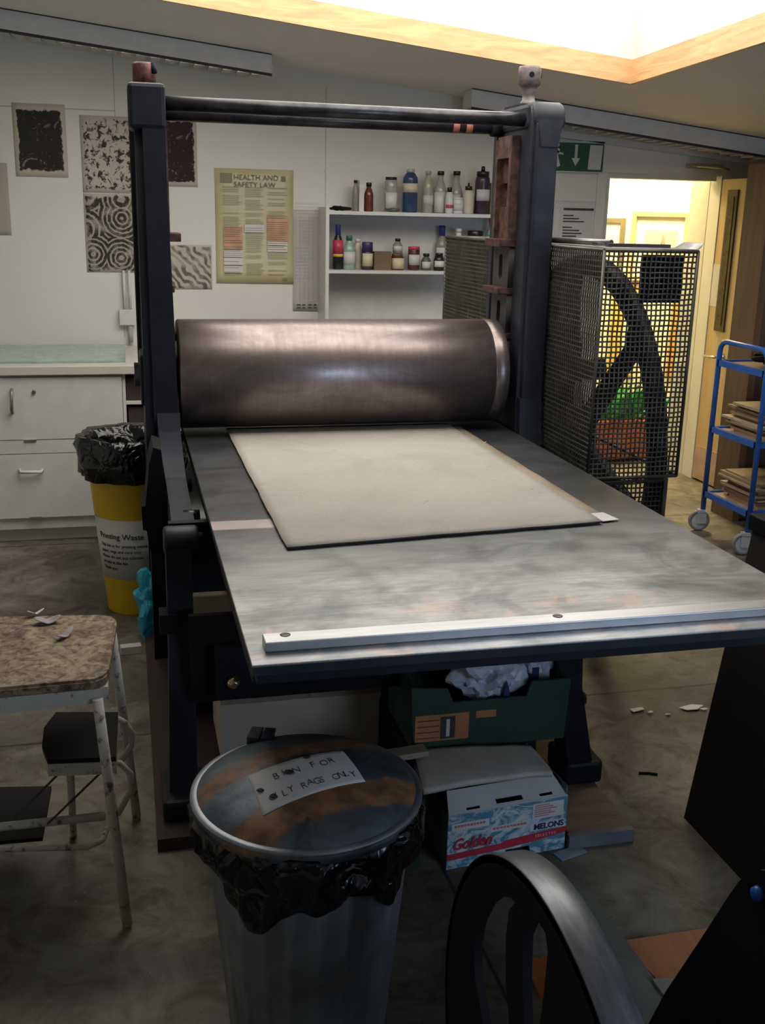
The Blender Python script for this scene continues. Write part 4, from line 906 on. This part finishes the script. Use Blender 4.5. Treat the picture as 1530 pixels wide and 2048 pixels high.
def dome(r): return .008+.052*(max(0, 1-(r/.222)**2))**.8
prf = [(.232, -.022), (.234, -.020), (.234, -.004), (.230, .0), (.226, .004), (.222, .008)]+[(.222*(1-i/16), dome(.222*(1-i/16))) for i in range(1, 16)]+[(.002, dome(0))]
lid = MB().lathe(prf, (0, 0, 0), 96).build('lid', 'lid', t, pos=(-.004, .002, DZL), label='rust-streaked domed lid with a handwritten paper note')
MB().lathe([(.2335, -.004), (.2375, -.002), (.2375, .003), (.2335, .005), (.2275, .006)], (0, 0, 0), 96).build('rolled_rim', 'zinc', lid); lid.scale = (.963, .963, 1)
TLp, TRp, BRp, BLp = az(495, 1556, .645), az(692, 1508, .645), az(740, 1566, .645), az(527, 1624, .645)
def ll(p): return Vector((p.x-DX, p.y-DY))
TLp, TRp, BRp, BLp = map(ll, (TLp, TRp, BRp, BLp))
def onlid(u, v, dz=.0012):
    p = (BLp*(1-u)+BRp*u)*(1-v)+(TLp*(1-u)+TRp*u)*v; return Vector((p.x, p.y, dome(min(p.length, .221))+dz))
MB().grid(24, 12, lambda u, v: onlid(u, v), .0006).build('paper_note', 'paper', lid)
nt_ = lid
Wn = (BRp-BLp).length; Hn = (TLp-BLp).length
def hand(body, u0, v0, size, pitch):
    k = 0
    for ch in body:
        if ch != ' ':
            text('handwritten_letter', ch, size, 'ink', nt_, fn=lambda v, k=k: onlid(u0+(v.x+k*pitch*Wn)/Wn, v0+.02*math.sin(k*2.3)+v.y/Hn, .0022+v.z), ext=.0003, sx=.85, off=-.0006)
        k += 1
hand('BIN FOR', .20, .60, .030, .095); hand('OILY RAGS ONLY', .09, .17, .027, .062)
for (u, v, r_) in ((.36, .66, .010), (.14, .24, .008), (.60, .95, .008), (.05, .5, .008)):
    MB().lathe([(r_, 0), (.0001, .0004)], onlid(u, v, .0026), 9).build('dark_smudge', 'ink', lid)
hp = az(522, 1474, .625); hp = Vector((hp.x-DX, hp.y-DY, 0)); 
b_ = MB(); mm = T(hp.x, hp.y, 0) @ Matrix.Rotation(math.radians(-20), 4, 'Z'); b_.box(-.028, .028, -.018, .022, .004, .030, mm, bev=.004); b_.box(-.026, .0, -.022, .03, .030, .036, mm).box(.004, .028, -.022, .03, .030, .036, mm); b_.build('lid_tab', 'iron_soft', lid)

# ---------------------------------------------------------------- step stool, left foreground
t = thing('step_stool', 'worn white-framed step stool with stained seat and black treads', 'stool', (-.25, 2.55, 0))
SZ = .64
fr = [(-.62, 2.345), (-.10, 2.368), (-.078, 2.385), (-.070, 2.42), (-.052, 2.74), (-.06, 2.775), (-.09, 2.795), (-.60, 2.86), (-.64, 2.80), (-.66, 2.40)]
b_ = MB().prism(fr, SZ-.025, SZ, 'XY'); bmesh.ops.bevel(b_.b, geom=b_.b.edges[:], offset=.006, segments=2, affect='EDGES'); b_.build('seat', 'seat', t)
b_ = MB(); b_.hexa([(-.62, 2.352, SZ-.075), (-.085, 2.372, SZ-.062), (-.085, 2.384, SZ-.062), (-.62, 2.364, SZ-.075)], [(-.62, 2.352, SZ-.026), (-.085, 2.372, SZ-.026), (-.085, 2.384, SZ-.026), (-.62, 2.364, SZ-.026)])
b_.box(-.085, -.073, 2.38, 2.76, SZ-.06, SZ-.026); b_.build('apron', 'stool_white', t)
L0 = ay(195, 1398, 2.36); L1 = az(255, 1855, .0); L1.z = .008
def lg(A, B, r_=.0125): MB().tube([A, B], r_, 12).build('leg', 'stool_white', t)
lg(L0, L1); lg((-.60, 2.40, SZ-.03), (-.64, 2.30, .008))
lg((-.068, 2.76, SZ-.03), (-.024, 2.80, .008)); lg((-.60, 2.82, SZ-.03), (-.64, 2.84, .008))
def pl(pts, Y): return [ay(x, y, Y) for x, y in pts]
z1 = .40; c = [az(95, 1519, z1), az(232, 1514, z1), az(236, 1424, z1), az(112, 1424, z1), az(88, 1455, z1), az(84, 1490, z1)]
b_ = MB().prism([(p.x, p.y) for p in c], z1-.012, z1, 'XY'); b_.build('tread', 'black', t)
MB().prism([(p.x*1.0, p.y-.002) for p in c], z1-.045, z1-.0125, 'XY').build('tread_frame', 'stool_white', t)
z2 = .17; c2 = [az(-90, 1690, z2), az(85, 1675, z2), az(103, 1572, z2), (az(-60, 1575, z2))]
MB().prism([(p.x, p.y) for p in c2], z2-.010, z2, 'XY').build('tread', 'black', t)
b_ = MB(); b_.tube([az(-80, 1662, .235), az(212, 1632, .235)], .011)
b_.tube([az(-90, 1700, z2-.01), az(175, 1694, z2-.01), az(205, 1680, z2-.01), az(216, 1650, z2), az(214, 1625, z2+.03)], .008); b_.build('cross_bar', 'stool_white', t)
b_ = MB()
b_.tube(pl([(232, 1436), (250, 1445), (264, 1466), (262, 1492), (240, 1525)], 2.70), .0085); b_.tube(pl([(212, 1524), (240, 1526), (262, 1548), (262, 1580), (236, 1628)], 2.62), .0085); b_.build('side_loop', 'stool_white', t)
b_ = MB(); b_.tube([az(140, 1536, z1-.03), az(147, 1672, .0)], .0095); b_.build('tread_leg', 'stool_white', t)
b_ = MB(); b_.tube([ay(135, 1530, 2.5), ay(25, 1640, 2.36)], .003, 6).tube([ay(202, 1545, 2.5), ay(95, 1648, 2.36)], .003, 6); b_.build('stay_wire', 'wire', t)
# scraps on the seat
def scrap(label, px, r1, r2, rot, seed, name='scrap', mt='skin'):
    p = az(px[0], px[1], SZ); a = math.radians(rot)
    def fn(u, v):
        x = (u-.5)*2; y = (v-.5)*2; w_ = math.sqrt(max(0.02, 1-x*x)); X = x*r1; Y = y*r2*w_
        return (X*math.cos(a)-Y*math.sin(a), X*math.sin(a)+Y*math.cos(a), .006+.012*abs(x)+.006*noise.noise(Vector((X*30+seed, Y*30, 0))))
    o = MB().grid(10, 6, fn, .0012).build(name, mt, pos=(p.x, p.y, SZ)); tag(o, label, 'scrap', 'scraps lying on the stool seat')
scrap('grey curled paper scrap near the middle of the stool seat', (95, 1246), .034, .020, 10, 1)
scrap('narrow curled grey scrap with a dark edge on the stool seat', (130, 1275), .033, .010, 55, 5)
scrap('torn white scrap at the back edge of the stool seat', (72, 1232), .022, .012, 20, 9, mt='paper')

# ---------------------------------------------------------------- wire guard over the flywheel
G = thing('wire_guard', 'tall dark wire mesh guard cage around the flywheel of the press', 'guard', (1.77, 4.3, 0))
GX0, GX1, GY0, GY1, GZ0, GZ1 = 1.600, 1.952, 3.435, 5.30, .80, 1.600
def mesh_panel(name, o, u, v, nu, nv, r_, mat='wire'):
    o = Vector(o); u = Vector(u); v = Vector(v); n = u.cross(v).normalized(); m = MB()
    for i in range(nu+1):
        a = o+u*(i/nu); pts = [a+v*(j/14)+n*r_*.6*(-1)**j+u.normalized()*.002*noise.noise(Vector((i*.7, j*.9, 2))) for j in range(15)]; m.tube(pts, r_, 5, False)
    for j in range(nv+1):
        a = o+v*(j/nv); pts = [a+u*(i/8)-n*r_*.6*(-1)**i+v.normalized()*.004*noise.noise(Vector((i*.8, j*.6, 7))) for i in range(9)]; m.tube(pts, r_, 5, False)
    return m.build(name, mat, G)
mesh_panel('mesh_panel', (GX0, GY0, GZ0), (GX1-GX0, 0, 0), (0, 0, GZ1-GZ0), 20, 44, .0034)
mesh_panel('mesh_panel', (GX0, GY0, GZ0), (0, GY1-GY0, 0), (0, 0, GZ1-GZ0), 100, 44, .0032)
mesh_panel('mesh_panel', (GX0, GY0, GZ1), (GX1-GX0, 0, 0), (0, GY1-GY0, 0), 20, 100, .0026)
mesh_panel('mesh_panel', (GX0, GY1, GZ0), (GX1-GX0, 0, 0), (0, 0, GZ1-GZ0), 20, 44, .0032)
mesh_panel('mesh_panel', (GX0+.005, GY0+.02, .34), (GX1-GX0-.035, 0, 0), (0, 0, GZ0-.35), 19, 25, .0034)
b_ = MB()
for x, y in ((GX0, GY0), (GX1, GY0), (GX0, GY1), (GX1, GY1)): b_.tube([(x, y, GZ0), (x, y, GZ1)], .0065, 8)
for z in (GZ0, GZ1):
    b_.tube([(GX0, GY0, z), (GX1, GY0, z)], .0065, 8); b_.tube([(GX0, GY1, z), (GX1, GY1, z)], .0065, 8)
    b_.tube([(GX0, GY0, z), (GX0, GY1, z)], .0065, 8); b_.tube([(GX1, GY0, z), (GX1, GY1, z)], .0065, 8)
b_.tube([(GX0+.005, GY0+.02, .34), (GX0+.005, GY0+.02, GZ0-.012)], .008, 8); b_.tube([(GX1-.03, GY0+.02, .34), (GX1-.03, GY0+.02, GZ0-.012)], .010, 8); b_.tube([(GX0, GY0+.02, GZ0-.02), (GX1-.03, GY0+.02, GZ0-.02)], .006, 8)
b_.tube([(GX0, GY1, 0), (GX0, GY1, GZ0)], .008, 8); b_.tube([(GX1, GY1, 0), (GX1, GY1, GZ0)], .008, 8)
b_.build('frame', 'wire', G)
MB().box(ay(1283, 550, GY0).x, GX1-.052, GY0+.006, GY0+.012, ay(1330, 606, GY0).z, GZ1-.012).build('backing_plate', 'black', G, label='dark plate behind the mesh')
g0 = ax(1150, 760, GX0+.012); g1 = ax(1164, 815, GX0+.012)
MB().box(GX0+.010, GX0+.012, min(g0.y, g1.y), max(g0.y, g1.y), g1.z, g0.z).build('tag', 'white', G, label='small white tag behind the side mesh')
# flywheel
FX0, FX1, FCY, FCZ, FR = 1.875, 1.935, 4.24, .78, .775
fw = MB().lathe([(FR-.075, FX0+.006), (FR-.01, FX0), (FR, FX0+.006), (FR, FX1-.006), (FR-.01, FX1), (FR-.075, FX1-.006), (FR-.085, (FX0+FX1)/2), (FR-.075, FX0+.006)], (0, FCY, FCZ), 96, 'X').build('flywheel', 'iron', P)
MB().lathe([(.03, FX0-.04), (.085, FX0-.035), (.09, FX1+.03), (.03, FX1+.035)], (0, FCY, FCZ), 32, 'X').build('hub', 'iron', fw)
for k in range(6):
    a = math.radians(137+60*k); d = Vector((0, math.cos(a), math.sin(a))); n = Vector((0, -math.sin(a), math.cos(a))); o_ = Vector((0, FCY, FCZ)); m = MB()
    for x in (1,):
        A = o_+d*.07; B = o_+d*(FR-.07)
        def q(p, w_): return [Vector((FX0+.012, 0, 0))+p-n*w_, Vector((FX1-.012, 0, 0))+p-n*w_, Vector((FX1-.012, 0, 0))+p+n*w_, Vector((FX0+.012, 0, 0))+p+n*w_]
        C_ = o_+d*(FR-.16)
        m.hexa(q(A, .05), q(C_, .034)); m.hexa(q(C_, .034), q(B, .085))
    m.build('spoke', 'iron', fw)
MB().tube([(1.93, FCY, FCZ), (1.62, FCY, FCZ)], .035, 16).build('axle', 'steelblack', fw)
# gear wheel inside guard
GR = .30
gp = []
for k in range(60):
    a0 = 2*math.pi*k/60; 
    for da, rr in ((0, GR-.015), (.03, GR), (.06, GR), (.085, GR-.015)): gp.append((RC[0]+.02+rr*math.cos(a0+da), 1.16+rr*math.sin(a0+da)))
gw = flat('gear_wheel', [gp, arc((RC[0]+.02, 1.16), .05, 0, 350, 30)], .06, 'black', P, T(1.67, 0, 0) @ TYZ)
MB().lathe([(.08, 1.63), (.08, 1.71)], (0, RC[0]+.02, 1.16), 24, 'X').build('hub', 'iron', gw)
MB().box(1.66, 1.76, 3.98, 4.2, .0, 1.30, bev=.01).build('bearing_stand', 'iron', P)
# metal offcuts on top of the guard
z = GZ1+.004
def top(label, nm, m, cat, mt): o = m.build(nm, mt); centre(o); tag(o, label, cat, 'metal pieces on top of the guard')
def curlf(u, v):
    x = GX0+.02+u*(.35); lift = .022*max(0, (u-.93)/.07)**2 if v < .3 else 0
    return (x, GY0+.0+v*.55, z+.004+lift)
top('thin grey metal sheet on the guard with one corner curled up', 'metal_sheet', MB().grid(40, 8, curlf, .0015), 'sheet', plain('sheetmetal', (.22, .22, .21), .4, .8))
top('round steel tube on the guard, farthest left of the metal pieces', 'steel_tube', MB().tube([(1.60, 3.95, z+.018), (1.70, 3.60, z+.018)], .011, 12), 'tube', plain('tubemetal', (.2, .2, .2), .35, .8))
top('flat dark steel bar lying on the sheet on the guard', 'steel_bar', MB().box(-.11, .11, -.02, .02, z+.0065, z+.0185, T(1.755, 3.50, 0) @ Matrix.Rotation(-.15, 4, 'Z')), 'bar', 'slate')
top('pale metal end piece beside the flat bar on the guard', 'metal_offcut', MB().box(1.655, 1.70, 3.62, 3.66, z+.0065, z+.018), 'offcut', 'chrome')

# ---------------------------------------------------------------- blue trolley
TX = 3.165; ty0, ty1 = 4.775, 5.235
t = thing('trolley', 'blue tubular trolley with three shelves of wooden boards by the door', 'trolley', (3.5, 5., 0))
def hoop(x):
    pts = [(x, ty1, .12), (x, ty1, 1.02)]+[(x, ty1-.06+.06*math.cos(math.radians(a)), 1.02+.06*math.sin(math.radians(a))) for a in (30, 60, 90)]+[(x, ty0+.06-.06*math.cos(math.radians(a)), 1.02+.06*math.sin(math.radians(a))) for a in (90, 60, 30)]+[(x, ty0, 1.02), (x, ty0, .12)]
    return MB().tube(pts, .0145, 12)
hoop(TX).build('end_frame', 'blue', t); hoop(3.92).build('end_frame', 'blue', t)
for z0 in (.945, .575, .205):
    s0 = MB(); s0.box(TX-.012, 3.93, ty0, ty0+.02, z0, z0+.032).box(TX-.012, 3.93, ty1-.02, ty1, z0, z0+.032).box(TX-.012, TX+.012, ty0, ty1, z0, z0+.032).box(3.91, 3.93, ty0, ty1, z0, z0+.032)
    s1 = s0.build('shelf', 'blue', t); MB().box(TX+.012, 3.91, ty0+.02, ty1-.02, z0+.012, z0+.022).build('shelf_board', plain('ply', (.33, .22, .14)), s1)
for x, y in ((TX, ty0), (TX, ty1), (3.90, ty0), (3.90, ty1)):
    w_ = Matrix.Translation((x-.012, y, 0)) @ Matrix.Rotation(math.radians(-12), 4, 'Z')
    cst = MB(); cst.box(-.02, .02, -.02, .02, .108, .125, w_); cst.box(-.024, .030, -.019, -.015, .045, .112, w_).box(-.024, .030, .015, .019, .045, .112, w_).box(-.024, .030, -.019, .019, .104, .112, w_)
    c1 = cst.build('castor', 'castor', t)
    def rot_(m):
        for v in m.b.verts: v.co = w_ @ v.co
        return m
    rot_(MB().lathe([(.045, -.012), (.058, -.012), (.060, -.008), (.060, .008), (.058, .012), (.045, .012), (.045, -.012)], (-.006, 0, .061), 28, 'Y')).build('tyre', 'rubber', c1)
    rot_(MB().lathe([(.046, -.010), (.046, .010)], (-.006, 0, .061), 24, 'Y')).build('wheel_disc', 'castor', c1)
random.seed(12)
def boards(zb, n, lab, col0):
    z = zb
    for i in range(n):
        th = random.choice((.009, .012, .018)); w_ = random.uniform(.28, .40); x0 = TX+.04+random.uniform(0, .05); y0 = ty0+.03+random.uniform(0, .05)
        cc = random.choice(((.36, .27, .16), (.44, .34, .21), (.30, .20, .12), (.33, .19, .11)))
        o = MB().box(0, .62, 0, w_, 0, th).build('wooden_board', plain('board_%s%d' % (lab[:3], i), cc if col0 is None else col0, .6), pos=(x0, y0, z)); o.rotation_euler = (0, 0, random.uniform(-.03, .03)); 
        tag(o, lab, 'board', lab.replace('wooden board', 'wooden boards')); z += th+.001
boards(.598, 12, 'wooden board stacked on the middle shelf of the trolley', None)
boards(.228, 11, 'wooden board stacked on the bottom shelf of the trolley', None)
o = MB().blob((0, 0, .03), (.14, .10, .035), .25, 18, 4, 4).build('rag', 'black', pos=(3.36, 4.97, .985)); tag(o, 'black bundle of cloth on top of the blue trolley', 'cloth')

# tall dark cupboard right of the door
t = thing('tall_cupboard', 'tall dark wooden cupboard right of the open door', 'cupboard', (4., 5.6, 0))
MB().box(3.485, 4.44, 5.36, 5.60, .02, 2.02).build('body', 'darkwood', t)
MB().box(3.44, 3.484, 5.36, 5.60, 0, 2.02).build('end_panel', 'edgewood', t)
MB().box(3.43, 4.46, 5.34, 5.61, 2.02, 2.04).build('top_board', 'darkwood', t)

# tapered dark bench end in the right middle ground
t = thing('workbench', 'dark workbench with sloping end panel at the right of the press', 'workbench', (2.0, 1.9, 0))
def zx(z): return 1.552+.118*z/.92
b_ = MB(); y0_, y1_ = 1.62, 2.49
b_.hexa([(zx(0), y0_, 0), (zx(0), y1_, 0), (2.6, y1_, 0), (2.6, y0_, 0)], [(zx(.885), y0_, .885), (zx(.885), y1_, .885), (2.6, y1_, .885), (2.6, y0_, .885)])
b_.build('body', plain('bench_dark', (.016, .013, .012), .6), t)
MB().box(1.655, 2.62, y0_-.01, y1_+.01, .885, .93, bev=.004).build('top', 'black', t)

# ---------------------------------------------------------------- small press in the foreground
t = thing('small_press', 'small black cast iron press with spoked wheel in the near right corner', 'printing press', (.8, 1.2, 0))
wc = (1.098, .439); R0 = .403; wx0, wx1 = .500, .556
ringp = arc(wc, R0, 0, 358, 120)
def pol(r_, a): return (wc[0]+r_*math.cos(math.radians(a)), wc[1]+r_*math.sin(math.radians(a)))
h1 = [pol(*p) for p in ((.352, 69), (.345, 60), (.334, 50), (.318, 38), (.30, 28), (.268, 20), (.21, 12), (.15, 10), (.12, 30), (.15, 46), (.168, 53), (.228, 57), (.285, 62), (.331, 67), (.350, 72))]
h2 = [pol(*p) for p in ((.352, 82), (.364, 86), (.364, 90), (.345, 92), (.268, 92), (.19, 90), (.12, 86), (.13, 72), (.19, 75), (.255, 75.5), (.315, 77.5))]
holes = [h1, h2]
for a0 in (190, 250, 310): holes.append([pol(*p) for p in [(.34, a0+x) for x in (0, 10, 20, 30, 38)]+[(.15, a0+26), (.15, a0+10)]])
wh = flat('wheel', [ringp]+holes, .014, 'black', t, T(wx0+.008, 0, 0) @ TYZ)
MB().lathe([(R0-.001, wx0+.001), (R0+.001, wx0+.003), (R0+.001, wx1-.003), (R0-.001, wx1-.001), (R0-.012, wx1-.001), (R0-.012, wx0+.001), (R0-.001, wx0+.001)], (0, wc[0], wc[1]), 120, 'X').build('wheel_tread', two('tread_steel', (.10, .11, .12), (.20, .21, .23), 12, .3, .7, .38, .7, stretch=(8, 1, 1), bmp=.05), wh)
MB().tube([(wx0-.03, wc[0], wc[1]), (1.0, wc[0], wc[1])], .03, 16).build('axle', 'steelblack', t)
sd = [ax(x, y, .98) for x, y in ((1285, 2070), (1330, 1985), (1400, 1880), (1455, 1795), (1478, 1762), (1496, 1747), (1520, 1740), (1548, 1745))]
pts = [(p.y, p.z) for p in sd]; yl, zl = pts[-1]
pts += [(yl-.18, zl-.06), (yl-.30, .40), (yl-.32, .02), (pts[0][0]+.08, .02)]
MB().prism(pts, .98, 1.05, 'YZ').build('side_frame', 'iron', t)
MB().box(.60, 1.05, .72, 1.36, .0, .06, bev=.005).build('base', 'iron', t)
p = ax(1516, 1788, .975); MB().lathe([(.004, -.014), (.012, -.012), (.014, -.004), (.010, 0)], (.98, p.y, p.z), 16, 'X').build('blue_knob', 'blue', t)
# grey-green slab strip and orange boards on the floor
p1, p2, p3, p4 = az(1118, 1765, .0), az(1180, 1790, .0), az(1420, 2120, .0), az(1300, 2120, .0)
o = MB().prism([(p.x, p.y) for p in (p1, p2, p3, p4)], 0, .012, 'XY').build('floor_strip', 'concrete_g'); centre(o); tag(o, 'grey-green painted strip of board on the floor right of the small press wheel', 'board')
def fb(lab, P4, mt, th=.01, nm='floor_board'):
    q_ = [az(x, y, 0) for x, y in P4]; o = MB().prism([(p.x, p.y) for p in q_], 0.001, th, 'XY').build(nm, mt); centre(o); tag(o, lab, 'board')
fb('orange-brown wood board on the floor, right of the small press wheel', [(1245, 1888), (1420, 1862), (1440, 1990), (1318, 1972)], 'orange')
fb('orange-brown wood piece seen through the spokes of the small press wheel', [(1048, 1925), (1092, 1920), (1100, 2000), (1080, 1998)], 'orange')
fb('pale block at the near corner of the orange-brown board', [(1303, 1972), (1345, 1970), (1350, 2010), (1325, 2004)], plain('paleblk', (.30, .29, .24)), .02, 'pale_block')
random.seed(5)
for lab, x, y, s_ in (('white plaster flake on the floor, nearest the press leg', 1275, 1422, .03), ('large white plaster flake on the floor by the joint', 1382, 1418, .045), ('small white plaster flake left of the large one', 1300, 1427, .015), ('small white plaster flake right of the large one', 1408, 1421, .016), ('tiny white flake between the two bigger flakes', 1335, 1432, .01)):
    p = az(x, y, 0); o = MB().blob((0, 0, .004), (s_, s_*.5, .004), .5, 40, 2, x).build('plaster_flake', 'white', pos=(p.x, p.y, .002)); tag(o, lab, 'debris', 'plaster flakes on the floor')
p = az(1297, 1549, 0); o = MB().tube([(-.03, .008, .004), (0, 0, .005), (.025, -.012, .004)], .004, 6).build('twig', 'black', pos=p); tag(o, 'short dark stick on the floor right of the press leg', 'stick')
p = az(1140, 1702, 0); o = MB().box(-.05, .04, -.02, .02, 0, .003, Matrix.Rotation(.3, 4, 'Z')).build('card_scrap', plain('bluecard', (.22, .32, .40)), pos=(p.x, p.y-.01, 0.001)); tag(o, 'pale blue card scrap at the right corner of the melon box', 'scrap')
p = az(262, 1305, 0); o = MB().box(-.04, .04, -.02, .02, 0, .03, Matrix.Rotation(.1, 4, 'Z')).build('paper_scrap', 'paper', pos=(p.x, p.y, 0.001)); tag(o, 'small white paper block on the floor behind the stool', 'paper')

# ---------------------------------------------------------------- render look
wd = bpy.data.worlds.new('World'); S.world = wd; wd.use_nodes = True
wd.node_tree.nodes['Background'].inputs[0].default_value = (.5, .6, .8, 1); wd.node_tree.nodes['Background'].inputs[1].default_value = .05
S.view_settings.view_transform = 'Standard'; S.view_settings.look = 'None'; S.view_settings.exposure = 0; S.view_settings.gamma = 1
S.view_settings.use_curve_mapping = False
S.cycles.max_bounces = 6; S.cycles.diffuse_bounces = 4; S.cycles.glossy_bounces = 4
